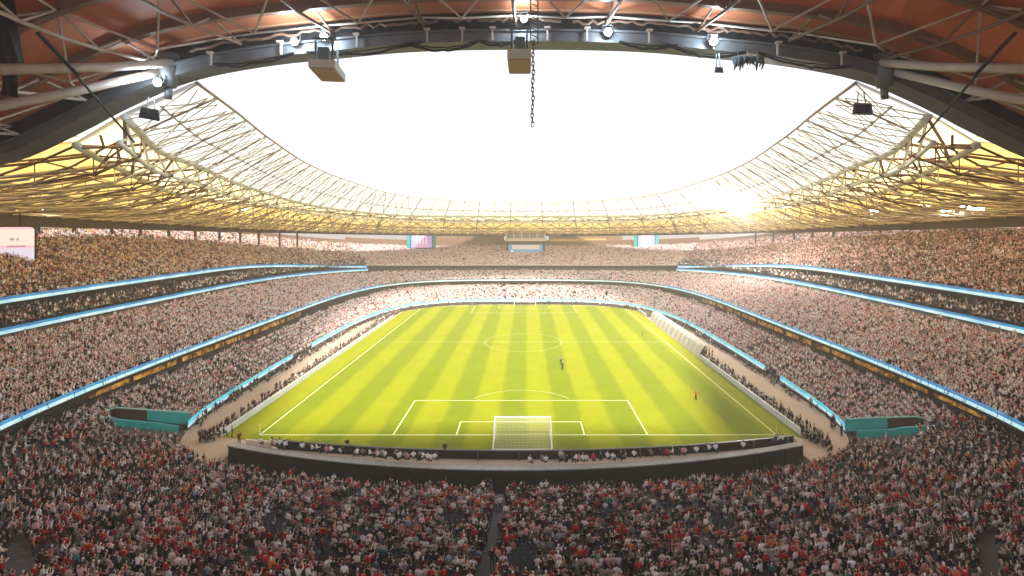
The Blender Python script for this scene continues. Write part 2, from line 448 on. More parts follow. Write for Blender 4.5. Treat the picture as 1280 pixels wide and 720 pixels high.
    if s=='far': band('back_wall',RT,a,b,n,[(0,.82),(.3,.82),(.3,2.9),(0,2.9)],M['brownwall'],t,.3)
    else: band('back_wall',RT,*((R(100),PF1)[::-1] if False else (PF1,R(152)) if s=='left' else (R(28),PF0)),30,[(0,.82),(.3,.82),(.3,1.9),(0,1.9)],M['brownwall'],t,.3)
    if s!='far':
        e=MB()
        for p in (a,b):
            if abs(p-PF0)<.01 or abs(p-PF1)<.01:
                q0,q1=R3(p),RT(p); f0,f1=R2(p),RT(p)
                e.quad(q0,q1,(q1.x,q1.y,q1.z-8),(q0.x,q0.y,q0.z-6))
        e.build('end_wall',M['concrete_dark'],t)

# ------------------------------------------------------------------ roof
def spline(P,n):
    P=[Vector(p) for p in P]; out=[]
    Q=[P[0]*2-P[1]]+P+[P[-1]*2-P[-2]]
    L=[0]
    for i in range(len(P)-1): L.append(L[-1]+(P[i+1]-P[i]).length)
    for k in range(n+1):
        d=L[-1]*k/n; i=0
        while i<len(P)-2 and L[i+1]<d: i+=1
        t=(d-L[i])/max(1e-6,L[i+1]-L[i]); a,b,c,e=Q[i],Q[i+1],Q[i+2],Q[i+3]
        out.append(.5*((2*b)+(c-a)*t+(2*a-5*b+4*c-e)*t*t+(3*b-a-3*c+e)*t**3))
    return out
def ringline(pts,n=60):
    half=spline([(x,y,CAMZ+dz) for x,y,dz in pts],n)
    half[-1].x=0
    return half+[Vector((-p.x,p.y,p.z)) for p in reversed(half[:-1])]
LC=ringline([(-30,45.4,13.2),(-32.5,56,12.9),(-37,72,12.7),(-43.5,100,12.4),(-45,125,11.6),(-40,152,9.8),(-24,168,8.6),(0,172,8.2)])
LA=ringline([(-36.6,45.4,10.3),(-42.6,58,9),(-45,68,8.6),(-50,84,8),(-55,105,7.3),(-57,128,6),(-54,150,4.9),(-42,172,3.9),(-20,181,3.7),(0,182.5,3.7)])
LB=ringline([(-41,45.4,7.7),(-46.5,56,7.2),(-55.7,78,5.7),(-62,97,5.3),(-64.5,122,5.1),(-61,148,4.5),(-47,180,2.9),(-24,191,2.2),(0,193,2.0)])
LE=ringline([(-78,45.4,4.0),(-86,64,3.2),(-88.5,83,2.5),(-88,110,1.2),(-80,150,-.9),(-70,172,-1.9),(-50,195,-2.8),(-25,211,-3.4),(0,215,-3.5)])
NR=len(LC)
def lerpring(A,B,t): return [a.lerp(b,t) for a,b in zip(A,B)]
roof=thing('stadium_roof','great oval roof of golden panels, steel trusses and a brown near vault','roof',(0,118,-2.6))

def panel_mat(name,c1,c2,trans,rough=.6):
    m=bpy.data.materials.new(name); m.use_nodes=True; nt=m.node_tree
    b=nt.nodes['Principled BSDF']; b.inputs['Roughness'].default_value=rough
    tc=nt.nodes.new('ShaderNodeTexCoord'); vo=nt.nodes.new('ShaderNodeTexVoronoi'); vo.inputs['Scale'].default_value=.14
    nz=nt.nodes.new('ShaderNodeTexNoise'); nz.inputs['Scale'].default_value=.5; nz.inputs['Detail'].default_value=6
    nt.links.new(tc.outputs['Object'],vo.inputs['Vector']); nt.links.new(tc.outputs['Object'],nz.inputs['Vector'])
    sp=nt.nodes.new('ShaderNodeSeparateColor'); nt.links.new(vo.outputs['Color'],sp.inputs[0])
    ad=nt.nodes.new('ShaderNodeMath'); ad.operation='ADD'; mu=nt.nodes.new('ShaderNodeMath'); mu.operation='MULTIPLY'; mu.inputs[1].default_value=.5
    nt.links.new(sp.outputs[0],ad.inputs[0]); nt.links.new(nz.outputs['Fac'],ad.inputs[1]); nt.links.new(ad.outputs[0],mu.inputs[0])
    mx=nt.nodes.new('ShaderNodeMix'); mx.data_type='RGBA'; mx.inputs[6].default_value=(*c1,1); mx.inputs[7].default_value=(*c2,1)
    nt.links.new(mu.outputs[0],mx.inputs[0]); nt.links.new(mx.outputs[2],b.inputs['Base Color'])
    t=nt.nodes.new('ShaderNodeBsdfTranslucent'); nt.links.new(mx.outputs[2],t.inputs[0])
    ms=nt.nodes.new('ShaderNodeMixShader'); ms.inputs[0].default_value=trans
    out=nt.nodes['Material Output']
    nt.links.new(b.outputs[0],ms.inputs[1]); nt.links.new(t.outputs[0],ms.inputs[2]); nt.links.new(ms.outputs[0],out.inputs[0])
    return m
M['goldroof']=panel_mat('golden_roof_panel',(.66,.50,.21),(.90,.79,.48),.8)
M['glassroof']=panel_mat('white_roof_membrane',(.50,.49,.46),(.66,.65,.62),.6)
M['brownroof']=panel_mat('brown_roof_panel',(.30,.085,.035),(.52,.19,.08),.25)

mb=MB(); mb.grid([LE,lerpring(LE,LB,.5),LB],0); mb.grid([[p+Vector((0,0,.9)) for p in LE],[p+Vector((0,0,.9)) for p in lerpring(LE,LB,.5)],[p+Vector((0,0,.5)) for p in LB]],0)
mb.build('outer_canopy',M['goldroof'],roof)
mb=MB(); mb.grid([LB,LA],0); mb.build('inner_canopy',M['goldroof'],roof)
mb=MB(); mb.grid([LA,LC],0); mb.build('white_membrane',M['glassroof'],roof)
def tubering(name,L,r,m,dz=0,n=8):
    mb=MB(); mb.tube([p+Vector((0,0,dz)) for p in L],r,n); return mb.build(name,m,roof,smooth=True)
tubering('ring_tube',LC,.16,M['tan_steel'],-.2)
tubering('ring_tube',LA,.36,M['cream'],-.4)
tubering('ring_tube',LB,.36,M['cream'],-.4)
LA2=[p+Vector((0,0,-2.4)) for p in lerpring(LA,LB,.12)]
L2=[p+Vector((0,0,-1.6)) for p in lerpring(LB,LE,.3)]
L3=[p+Vector((0,0,-1.2)) for p in lerpring(LB,LE,.6)]
tubering('ring_tube',L2,.2,M['tan_steel']); tubering('ring_tube',L3,.17,M['tan_steel'])
# fascia under the eave
fr=[]
for i,p in enumerate(LE):
    a=LE[max(0,i-1)]; b=LE[min(NR-1,i+1)]; t=(b-a).xy; nv=Vector((t.y,-t.x,0)); nv.normalize()
    if nv.dot(p-Vector((0,118,p.z)))<0: nv=-nv
    fr.append((p,nv))
mb=MB()
rows=[]
for p,nv in fr:
    h=1.0+1.7*max(0,min(1,(165-p.y)/90)); rows.append([p-nv*.2,p-nv*.2-Vector((0,0,h)),p+nv*.5-Vector((0,0,h)),p+nv*.5])
mb.grid([list(r) for r in zip(*rows)],0); mb.build('eave_fascia',mat('dark_fascia',(.06,.045,.035),.6,var=.4,vscale=.5),roof)
mb=MB(); mb.section([(p,nv) for p,nv in fr],[(-.5,-.25),(-.2,-.25),(-.2,.12),(-.5,.12)]); mb.build('eave_gutter',M['cream'],roof)
# columns between back wall and eave
for i in range(4,NR-4,2):
    p,nv=fr[i]
    if 168<p.y: continue
    a=MB(); a.box((p.x+nv.x*2.2,p.y+nv.y*2.2,p.z-2.6),(.45,.45,5.4)); a.build('column',M['dark_steel'],roof)
# radial trusses: bottom chord below the canopy, webs, both layers
def truss(i,parent):
    mb=MB(); C,A,B,E=LC[i],LA[i],LB[i],LE[i]
    top=[C.lerp(A,k/2) for k in range(2)]+[A.lerp(B,k/2) for k in range(2)]+[B.lerp(E,k/6) for k in range(7)]
    def dep(k): return [.3,1.0,2.6,2.4,2.3,2.6,2.4,2.1,1.7,1.2,.4][k]
    botm=[p-Vector((0,0,dep(k))) for k,p in enumerate(top)]
    top=[p-Vector((0,0,.15)) for p in top]
    mb.tube(botm[2:],.13,5); mb.tube(top,.11,5)
    for k in range(2,len(top)-1):
        mb.tube([top[k],botm[k+1]] if k%2 else [botm[k],top[k+1]],.085,4)
        mb.tube([top[k],botm[k]],.07,4)
    return mb.build('roof_truss',M['brown_steel'] if i%4 else M['cream'],parent)
for i in range(2,NR-2,2): truss(i,roof)
# diagonal bracing lattices, one web per ring bay
def lattice(name,A,B,da,db,step,r,m,jit=0,cross=True):
    mb=MB(); i=0
    while i+step<NR:
        a=A[i]-Vector((0,0,da)); b=B[i+step]-Vector((0,0,db)); c=B[i]-Vector((0,0,db)); d=A[i+step]-Vector((0,0,da))
        j=lambda:Vector((rnd.uniform(-jit,jit),rnd.uniform(-jit,jit),rnd.uniform(-jit,jit)*.4))
        mb.tube([a,a.lerp(b,.5)+j(),b],r,4,cap=False)
        if cross: mb.tube([c,c.lerp(d,.5)+j(),d],r,4,cap=False)
        i+=step
    return mb.build(name,m,roof)
lattice('ring_web',LA,LA2,.4,0,2,.13,M['cream'],0,True)
tubering('ring_tube',LA2,.22,M['cream'])
lattice('bracing',LA,LB,.6,.6,3,0.155,M['brown_steel'],.8)
lattice('bracing',lerpring(LA,LB,.5),LB,.8,.4,2,0.109,M['brown_steel'],.5)
lattice('bracing',LB,L2,.4,0,2,0.139,M['brown_steel'],.5)
lattice('bracing',LB,L2,2.2,1.0,1,0.093,M['tan_steel'],.7)
lattice('bracing',L2,L3,0,0,1,0.116,M['brown_steel'],.6)
lattice('bracing',L2,L3,1.0,.8,1,0.078,M['tan_steel'],.7)
lattice('bracing',L3,LE,0,.6,1,0.116,M['brown_steel'],.6)
lattice('bracing',lerpring(L3,LE,.4),LE,.3,.2,1,0.093,M['tan_steel'],.7)
lattice('membrane_web',LC,LA,.3,.3,2,.075,M['cream'],.5)
lattice('membrane_web',LC,lerpring(LC,LA,.5),.9,.9,1,.05,M['tan_steel'],.5)
lattice('membrane_web',lerpring(LC,LA,.45),LA,1.1,.7,1,.05,M['tan_steel'],.6)
tubering('membrane_tube',lerpring(LC,LA,.5),.09,M['tan_steel'],-.9,5)
lattice('bracing',lerpring(LB,LE,.15),lerpring(LB,LE,.55),2.6,2.2,1,0.085,M['cream'],1.0)
lattice('bracing',lerpring(LB,LE,.5),lerpring(LB,LE,.9),1.8,1.0,1,0.085,M['cream'],.8)

# near arch and vault
AP=[(0,15.9),(10,15.7),(16.8,15.1),(24,14.3),(30.6,12.9),(36.4,10.4),(40,8.5),(46.5,5.7),(60,3.8),(90,2.0)]
def arch(x):
    x=abs(x)
    for (a,za),(b,zb) in zip(AP,AP[1:]):
        if x<=b:
            t=(x-a)/(b-a); i=AP.index((a,za))
            m0=(zb-AP[i-1][1])/(b-AP[i-1][0]) if i>0 else 0
            m1=(AP[i+2][1]-za)/(AP[i+2][0]-a) if i+2<len(AP) else (zb-za)/(b-a)
            h=b-a; return CAMZ+(2*t**3-3*t*t+1)*za+(t**3-2*t*t+t)*h*m0+(-2*t**3+3*t*t)*zb+(t**3-t*t)*h*m1
    return CAMZ+2
YA=44.0
ax=[-90+1.5*i for i in range(121)]
def archbar(name,y0,y1,z0,z1,m,a=-90,b=90,n=120):
    mb=MB(); xs=[a+(b-a)*i/n for i in range(n+1)]
    rows=[[(x,y0,arch(x)+z0),(x,y1,arch(x)+z0),(x,y1,arch(x)+z1),(x,y0,arch(x)+z1)] for x in xs]
    mb.grid(rows,0,close=True)
    return mb.build(name,m,roof)
archbar('arch_beam',YA-.7,YA+.8,1.05,2.6,M['dark_steel'])
archbar('arch_flange',YA-1.0,YA+1.1,0,1.04,M['grey_steel'])
archbar('arch_flange',YA-1.25,YA-1.01,.82,1.0,M['grey_steel'],-60,60)
archbar('arch_rail',YA-1.1,YA-.9,2.66,2.95,M['tanbox'])
archbar('arch_rail',YA-1.9,YA-1.6,3.2,3.6,M['brown_steel'])
for x in (-27,-21,-14.5,-8.5,-5.5,-2.9,1.8,5.2,10.5,16,21.5,27):
    mb=MB(); mb.box((x,YA-1.34,arch(x)+.45),(.14,.16,1.0)); mb.box((x,YA-1.5,arch(x)+.98),(.5,.3,.16)); mb.build('arch_bracket',M['tan_steel'],roof)
for a_,b_,sag in ((-19,-9,.5),(-10.5,-4,.75),(-4.2,-.6,.3),(8,13,.35),(12,19,.6),(20,28,.5),(-27,-20,.45)):
    for q in range(2):
        mb=MB(); mb.tube([(a_+(b_-a_)*i/14, YA-1.1+.25*q, arch(a_+(b_-a_)*i/14)+.1-(sag+.2*q)*math.sin(math.pi*i/14)*(.7+.3*rnd.random())) for i in range(15)],.07+.04*q,5); mb.build('arch_cable',M['dark_steel'],roof)
for a_,b_,dz in ((-29,-12,1.75),(-12,3,1.9),(4,17,1.7),(15,29,1.85)):
    mb=MB(); mb.tube([(a_+(b_-a_)*i/30, YA-.95-.1*rnd.random(), arch(a_+(b_-a_)*i/30)+dz+.22*rnd.uniform(-1,1)) for i in range(31)],.13,5); mb.build('cable_run',M['brown_steel'],roof)
def vault(x,y):
    return arch(x)+2.7+ .02*(YA-y) - .0016*max(0,YA-y)**2
mb=MB(); ys=[YA+.6-2.2*i for i in range(32)]
mb.grid([[(x,y,vault(x,y)) for x in ax] for y in ys],0); mb.grid([[(x,y,vault(x,y)+.6) for x in ax] for y in ys],0)
mb.build('vault',M['brownroof'],roof)
for y in (39.5,34,28,21,13,4,-6):
    mb=MB(); rows=[[(x,y-.25,vault(x,y)-.75),(x,y+.25,vault(x,y)-.75),(x,y+.25,vault(x,y)-.03),(x,y-.25,vault(x,y)-.03)] for x in ax]
    mb.grid(rows,0,close=True); mb.build('purlin',M['brown_steel'],roof)
xr=[-66,-58,-51,-44.5,-38.5,-32,-25,-17,-9,-1,7,15,23,31,38.5,44.5,51,58,66]
for x in xr:
    mb=MB(); yy=[43,39.5,36.7,34,31,28,24.5,21,17,13,8.5,4]
    tp=[Vector((x,y,vault(x,y)-.4)) for y in yy]; bt=[Vector((x*.985,y,vault(x,y)-.9-1.5*math.sin(math.pi*min(1,(k+.5)/8)))) for k,y in enumerate(yy)]
    mb.tube(bt,.13,6)
    for k in range(len(yy)-1): mb.tube([tp[k],bt[k+1]] if k%2 else [bt[k],tp[k+1]],.10,5)
    mb.build('vault_rib',M['brown_steel'] if int(x)%2 else M['tan_steel'],roof)
for x0,x1 in zip(xr,xr[1:]):
    mb=MB()
    for ya,yb in ((43,34),(34,21),(21,4)):
        ym=(ya+yb)/2; xm=(x0+x1)/2
        A=Vector((xm,ym,vault(xm,ym)-2.6))
        for (x,y) in ((x0,ya),(x1,ya),(x0,yb),(x1,yb)): mb.tube([A,(x,y,vault(x,y)-.5)],.085,5)
    mb.build('vault_brace',M['tan_steel'],roof)
# big pale pipes and node at both ends of the opening
for sg in (-1,1):
    mb=MB()
    mb.tube([(sg*30.4,43.6,CAMZ+14.3),(sg*31.5,38,CAMZ+12.1),(sg*31.6,30,CAMZ+9.4)],.33,8); mb.build('roof_pipe',M['tan_steel'],roof,smooth=True)
    mb=MB()
    mb.tube([(sg*31.5,43,CAMZ+13.3),(sg*33.2,36.5,CAMZ+9.8),(sg*34,31,CAMZ+7.2)],.33,8); mb.build('roof_pipe',M['tan_steel'],roof,smooth=True)
    mb=MB(); mb.tube([(sg*31,43.2,CAMZ+14.8),(sg*31,43.2,CAMZ+12.0)],.95,10,r2=.6); mb.tube([(sg*31,43.2,CAMZ+12.02),(sg*31.2,43.4,CAMZ+11.0)],.3,8)
    mb.build('arch_node',M['grey_steel'],roof,smooth=True)
    mb=MB(); mb.tube([(sg*33.0,31,CAMZ+15),(sg*32.4,31.4,CAMZ+10.4),(sg*32.8,31.6,CAMZ+8.2)],.75,8,r2=.4); mb.build('corner_prop',M['dark_steel'],roof,smooth=True)
    mb=MB(); mb.tube([at_y(658+sg*562,95,34),at_y(658+sg*490,178,43.5)],.09,6); mb.tube([at_y(658+sg*612,40,32),at_y(658+sg*560,95,34)],.12,6); mb.build('stay_cable',M['dark_steel'],roof)

# ------------------------------------------------------------------ things hung from the roof
def rotz(a): return Matrix.Rotation(a,3,'Z')
FG='floodlights mounted along the near arch'
flab={0:'lit white floodlight at the left arch node above the dark wedge speaker',1:'lit white floodlight on the arch just left of the left hanging box',2:'lit white floodlight directly above the left hanging box',
 3:'small lit floodlight above the middle hanging box beside the cable',4:'lit white floodlight on the arch midway between middle box and net bundle',5:'lit white floodlight on the arch left of the dark net bundle'}
for i,(px,py,Y,r) in enumerate(((197,103,42.2,.38),(368,52,42.4,.34),(405,46,42.3,.36),(655,24,42.2,.28),(760,40,42.3,.36),(892,52,42.3,.36))):
    p=at_y(px,py,Y)
    t=thing('floodlight',flab[i],'floodlight',p,0,FG)
    a=MB(); a.tube([(0,.42,.04),(0,.02,0)],r*.6,12,r2=r*1.05); a.build('housing',M['dark_steel'],None,smooth=True).parent=t
    a=MB(); a.tube([(0,.0,0),(0,-.05,-.01)],r*.85,14); a.build('lens',M['flood'],None).parent=t
    ld=bpy.data.lights.new('lamp_light','POINT'); ld.energy=550; ld.color=(.62,.82,1.0); ld.shadow_soft_size=.35; lo=bpy.data.objects.new('lamp_light',ld); COL.objects.link(lo); lo.parent=t; lo.location=(0,-.75,-.05)
    a=MB(); a.tube([(-r*1.1,.1,0),(-r*1.1,.3,.7),(r*1.1,.3,.7),(r*1.1,.1,0)],.045,5); a.build('bracket',M['grey_steel'],None).parent=t
def hanging_box(px0,px1,pyt,pym,lab,rz):
    Y=40.0; z=CAMZ+(HY-pym)/F*Y; zt=CAMZ+(HY-pyt)/F*Y; x0=(px0-VPX)/F*Y; x1=(px1-VPX)/F*Y
    t=thing('hanging_cabinet',lab,'cabinet',((x0+x1)/2,Y,z),rz,'tan cabinets hung under the arch')
    w=x1-x0; h=zt-z; d=3.9
    a=MB(); a.box((0,d/2,h/2),(w,d,h)); a.build('case',mat('cabinet_face',(.55,.54,.48),.6,var=.15,vscale=1.5),None).parent=t
    a=MB(); a.box((0,d/2,-.05),(w*.94,d*.95,.09)); a.build('underside',M['tanbox'],None).parent=t
    for s in (-1,1):
        for yy in (.8,2.6):
            a=MB(); a.box((s*w*.32,yy,h+.9),(.16,.16,1.8)); a.build('hanger',M['grey_steel'],None).parent=t
    a=MB(); a.box((0,.8,h+1.95),(w*.9,.2,.22)); a.build('hanger_beam',M['grey_steel'],None).parent=t
    a=MB(); a.box((.05,.5,h+.55),(w*.42,.5,1.05)); a.build('control_box',mat('control_box',(.10,.16,.18),.4,var=.2,vscale=2),None).parent=t
    return t
hanging_box(634,664,61,73,'tan cabinet hung at mid arch beside the dangling cable',0)
hanging_box(386,418,74,84,'tilted tan cabinet hung from the left part of the arch',R(8))
# cable
t=thing('hanging_cable','long brown linked cable dangling from the roof at mid view','cable',(.6,38,CAMZ+17.5))
z1=17.5; z2=(HY-156)/F*38
a=MB(); k=0; z=z1-.2
a.tube([(-.28,0,0),(-.28,0,-3.7)],.05,5); a.tube([(.28,0,0),(.28,0,-3.7)],.05,5)
for q in range(8): a.tube([(-.28,0,-.1-q*.47),(.28,0,-.34-q*.47)],.04,4)
a.build('ladder',M['brown_steel'],None).parent=t
a=MB()
zz=-3.5
while zz>-(z1-z2):
    pts=[]; w=.085+.04*rnd.random(); L=.46
    for i in range(9):
        th=2*math.pi*i/8; u=math.sin(th)*w; v=math.cos(th)*L/2
        pts.append((u if k%2 else u*.25, u*.25 if k%2 else u, zz+v))
    off=-.06-.12*(-zz-3.5)/8
    a.tube([(p[0]+off+.03*math.sin(zz*3),p[1],p[2]) for p in pts],.05,5,cap=False); k+=1; zz-=.33
a.build('link_chain',M['brown_steel'],None).parent=t
# dark wedge speakers and the net bundle
def wedge(px,py,lab,s=1.0,rz=0,m='dark_steel'):
    p=at_y(px,py,42.0); t=thing('loudspeaker',lab,'loudspeaker',p,rz,'loudspeakers hung under the arch')
    a=MB(); q=[(-.75,-.5,-.45),(.75,-.5,-.65),(.6,.6,-.3),(-.6,.6,-.2),(-.6,-.35,.55),(.65,-.35,.4),(.5,.5,.4),(-.5,.5,.5)]
    n=len(a.v); a.v+=[tuple(c*s for c in v) for v in q]
    for f in ((0,3,2,1),(4,5,6,7),(0,1,5,4),(1,2,6,5),(2,3,7,6),(3,0,4,7)): a.f.append(f); a.m.append(0)
    a.build('cabinet',M[m],None).parent=t
    a=MB(); a.box((0,-.47*s,-.05),(1.0*s,.05,.7*s)); a.build('grille',M['black'],None).parent=t
    for q in (-1,1):
        a=MB(); a.tube([(q*.3*s,0,.4*s),(q*.2*s,.3,1.5)],.05,5); a.build('yoke',M['grey_steel'],None).parent=t
wedge(188,143,'dark wedge loudspeaker hung under the left arch node',.95,R(25))
wedge(1077,137,'grey wedge loudspeaker hung under the right arch node',1.0,R(-25),'grey_steel')
wedge(898,88,'small grey wedge loudspeaker left of the bundled dark net',.5,R(-10),'grey_steel')
p=at_y(936,80,42.5); t=thing('bundled_net','dark gathered net bundle drooping from the right part of the arch','net bundle',p)
a=MB(); 
a=MB()
for q in range(22):
    x=-1.2+2.35*q/21; y=rnd.uniform(-.25,.25); L=(.35+.5*abs(math.sin(q*1.1+.4)))*(1.1 if q<7 or q>17 else .62)
    a.tube([(x,y,.5+.08*rnd.random()),(x+rnd.uniform(-.12,.12),y+rnd.uniform(-.1,.1),.35-L*.4),(x+rnd.uniform(-.16,.16),y+rnd.uniform(-.15,.15),.42-L)],.15+.06*rnd.random(),6,r2=.05)
a.tube([(-1.3,0,.45),(-.5,.05,.56),(.4,0,.5),(1.25,0,.3)],.16,6)
a.build('folds',mat('net_cloth',(.05,.06,.065),.9,var=.4,vscale=3),None,smooth=True).parent=t
for u in (-.9,0,.8):
    a=MB(); a.tube([(u,0,.35),(u*.9,.3,1.3)],.03,4); a.build('tie',M['grey_steel'],None).parent=t

# floodlight clusters along the side roofs
CG='white lamp clusters under the side roofs'
k=0
cl=[(13,'left'),(24,'left'),(36,'left'),(46,'left')]
spots=[]
for px,py,Y in ((52,262,84),(191,258,100),(300,262,122),(398,262,150),(1052,262,118),(1098,268,104),(1130,238,84),(1160,262,92),(1190,268,84),(1215,262,80),(1015,272,140)):
    spots.append(at_y(px,py,Y))
CLAB=['lamp cluster nearest the large pink screen, under the left roof','lamp cluster at the left roof edge, second from the pink screen','lamp cluster in the middle of the left roof edge','lamp cluster at the far end of the left roof edge',
 'lamp cluster under the right roof beneath its brown panels, third from the far end','lamp cluster low under the right roof, beside the brown panels','lamp cluster highest under the right roof, on the lattice','lamp cluster right of the highest one under the right roof','lamp cluster second from the right frame edge, under the right roof','lamp cluster closest to the right frame edge under the right roof','lamp cluster at the far end of the right roof edge']
CL0=None
for i,p in enumerate(spots):
    rz=math.atan2(-(0-p.x),(110-p.y)) if False else math.atan2(p.x,-(p.y-90) if abs(p.y-90)>1 else 1)
    if CL0 is None:
        CL0=thing('lamp_cluster',CLAB[0],'lamp cluster',p,0,CG)
        a=MB(); a.tube([(-1.6,0,0),(1.6,0,0)],.06,5); a.tube([(-1.6,0,.7),(1.6,0,.7)],.06,5); a.tube([(-1.2,0,.7),(-1.2,.2,1.8)],.05,5); a.tube([(1.2,0,.7),(1.2,.2,1.8)],.05,5)
        a.build('lamp_rack',M['cream'],None).parent=CL0
        for u in range(4):
            for v in range(2):
                a=MB(); a.box((-1.2+.8*u,-.16,.06+.62*v),(.5,.2,.44)); a.build('lamp',M['flood_warm'],None).parent=CL0
    else:
        dup(CL0,p,R(28) if p.x<0 else R(-28),CLAB[i],CG)
CL0.rotation_euler.z=R(28)
gl=dup(CL0,at_y(925,263,134),R(-15),'added lamp cluster standing for sun flare at the far right bend of the roof',CG)  # added cluster, its glow stands in for the sun flare
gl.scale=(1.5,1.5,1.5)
glare=lamp_mat('flare_standin_lens',(1,.97,.9),120)
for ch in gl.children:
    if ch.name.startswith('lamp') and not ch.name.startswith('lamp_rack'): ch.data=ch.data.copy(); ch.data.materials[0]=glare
ld=bpy.data.lights.new('lamp_light','POINT'); ld.energy=30000; ld.color=(1,.95,.85); ld.shadow_soft_size=1.5; lo=bpy.data.objects.new('lamp_light',ld); COL.objects.link(lo); lo.parent=gl; lo.location=(0,-1.5,.3)  # added point light that spreads the flare's glow through the haze

# ------------------------------------------------------------------ screens
def screen_mat(name,bg,bars):
    m=bpy.data.materials.new(name); m.use_nodes=True; nt=m.node_tree; b=nt.nodes['Principled BSDF']
    tc=nt.nodes.new('ShaderNodeTexCoord'); sp=nt.nodes.new('ShaderNodeSeparateXYZ'); nt.links.new(tc.outputs['Generated'],sp.inputs[0])
    rm=nt.nodes.new('ShaderNodeValToRGB'); rm.color_ramp.interpolation='LINEAR'
    el=rm.color_ramp.elements
    el[0].position=bg[0][0]; el[0].color=(*bg[0][1],1); el[1].position=bg[-1][0]; el[1].color=(*bg[-1][1],1)
    for p,c in bg[1:-1]:
        e=el.new(p); e.color=(*c,1)
    nt.links.new(sp.outputs['X' if bars else 'Z'],rm.inputs[0])
    nt.links.new(rm.outputs[0],b.inputs['Base Color']); nt.links.new(rm.outputs[0],b.inputs['Emission Color']); b.inputs['Emission Strength'].default_value=.3
    return m
def video_screen(p,w,h,rz,label,m,flank=True):
    t=thing('video_screen',label,'screen',p,rz)
    a=MB(); a.box((0,.35,0),(w+.5,.6,h+.5)); a.build('casing',M['dark_steel'],None).parent=t
    a=MB(); 
    # rounded display
    pts=[]
    r=.5
    for cx,cz,a0 in ((w/2-r,h/2-r,0),(-w/2+r,h/2-r,90),(-w/2+r,-h/2+r,180),(w/2-r,-h/2+r,270)):
        for q in range(5):
            th=R(a0+q*22.5); pts.append((cx+r*math.cos(th),0,cz+r*math.sin(th)))
    n=len(pts); a.v=[(x,.04,z) for x,y,z in pts]+[(x,-.05,z) for x,y,z in pts]
    a.f=[tuple(range(n,2*n))]+[(i,(i+1)%n,n+(i+1)%n,n+i) for i in range(n)]; a.m=[0]*len(a.f)
    a.build('display',m,None).parent=t
    if flank:
        for s in (-1,1):
            a=MB(); a.box((s*(w/2+.95),.3,0),(1.3,.5,h)); a.build('side_panel',M['teal'],None).parent=t
    for s in (-1,1):
        a=MB(); a.tube([(s*w*.3,.4,h/2),(s*w*.3,.6,h/2+3)],.12,6); a.build('hanger',M['dark_steel'],None).parent=t
    return t
pink=screen_mat('screen_pink',[(0,(.95,.30,.72)),(.1,(.72,.70,1.0)),(.42,(.70,.72,1.0)),(.47,(.85,.55,.72)),(.56,(.95,.82,.82)),(.92,(.97,.82,.86)),(1,(.98,.5,.78))],False)
p=at_y(-4,308,80); vs=video_screen(p,8.6,6.2,R(40),'large lit pink and lilac screen at the left frame edge under the eave',pink,False)
for (x,z,w,h) in ((.7,1.2,.55,.35),(1.3,1.15,.3,.3),(.9,-1.1,.14,.7),(1.5,-.2,1.4,.18)):
    pass
smk=mat('screen_mark',(.45,.36,.50),.5,emit=.25)
for (x,z,w,h) in ((1.7,1.1,.5,.42),(2.35,1.1,.3,.42),(1.9,-1.2,.14,.75),(2.2,-.05,2.2,.25)):
    a=MB(); a.box((x,-.08,z),(w,.03,h)); a.build('display_mark',smk,None).parent=vs
bars=screen_mat('screen_bars',[(0,(.10,.30,.62)),(.15,(.50,.30,.60)),(.5,(.55,.30,.55)),(.85,(.50,.28,.58)),(1,(.2,.3,.6))],True)
p=at_y(527,300,203); v2=video_screen(p,8.4,6.4,R(8),'small lit lilac screen with teal sides, left above the far stand',bars)
p=at_y(808,301,203); v3=video_screen(p,6.6,5.9,R(-8),'small lit lilac screen with teal sides, right above the far stand',bars)
bm_=mat('screen_bar',(.80,.72,.85),.5,emit=.35)
for v,xs_ in ((v2,(-1.8,-.6,.6,1.8)),(v3,(-1.5,-.5,.5,1.5))):
    for x in xs_:
        a=MB(); a.box((x,-.07,.3),(.3,.03,4.2)); a.build('display_bar',bm_,None).parent=v
t=thing('press_box','cream box over a blue banner at the middle of the far stand','press box',at_y(657,322,206))
a=MB(); a.box((0,1.0,9.0),(16.5,3,4.4)); a.build('cabin',M['cream'],None).parent=t
for i in range(5):
    a=MB(); a.box((-6.4+3.2*i,-.56,9.2),(2.6,.08,2.2)); a.build('window',mat('tinted_glass',(.25,.24,.2),.2),None).parent=t
a=MB(); a.box((0,-.2,2.9),(14,.5,5.0)); a.build('banner',mat('blue_banner',(.08,.30,.55),.5,emit=.25),None).parent=t
a=MB(); a.box((0,-.5,4.3),(11.4,.06,1.7)); a.build('banner_strip',mat('pale_strip',(.75,.62,.6),.6,emit=.1),None).parent=t
a=MB(); a.tube([(-5.6,-.5,2.4),(-5.6,-.56,2.4)],.7,12); a.build('banner_emblem',mat('emblem_pale',(.6,.75,.85),.5,emit=.2),None).parent=t
for s in (-1,1):
    a=MB(); a.box((s*7.6,0,3.6),(.6,.6,7.2)); a.build('post',M['dark_steel'],None).parent=t
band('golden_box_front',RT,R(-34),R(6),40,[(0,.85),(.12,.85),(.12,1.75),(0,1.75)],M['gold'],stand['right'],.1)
# far back wall strip
for k,(x0,x1) in enumerate(((-44,-9.5),(9.5,41))):
    mb=MB(); mb.box(((x0+x1)/2,213.5 if k<2 else 0,21.4),(x1-x0,.5,5.8)); mb.build('back_wall',M['brownwall'],stand['far'])
mb=MB(); mb.box((22,212.9,21.6),(24,.5,1.2)); mb.build('golden_box_front',mat('gold_strip',(.6,.40,.10),.5,var=.3,vscale=.4),stand['far'])

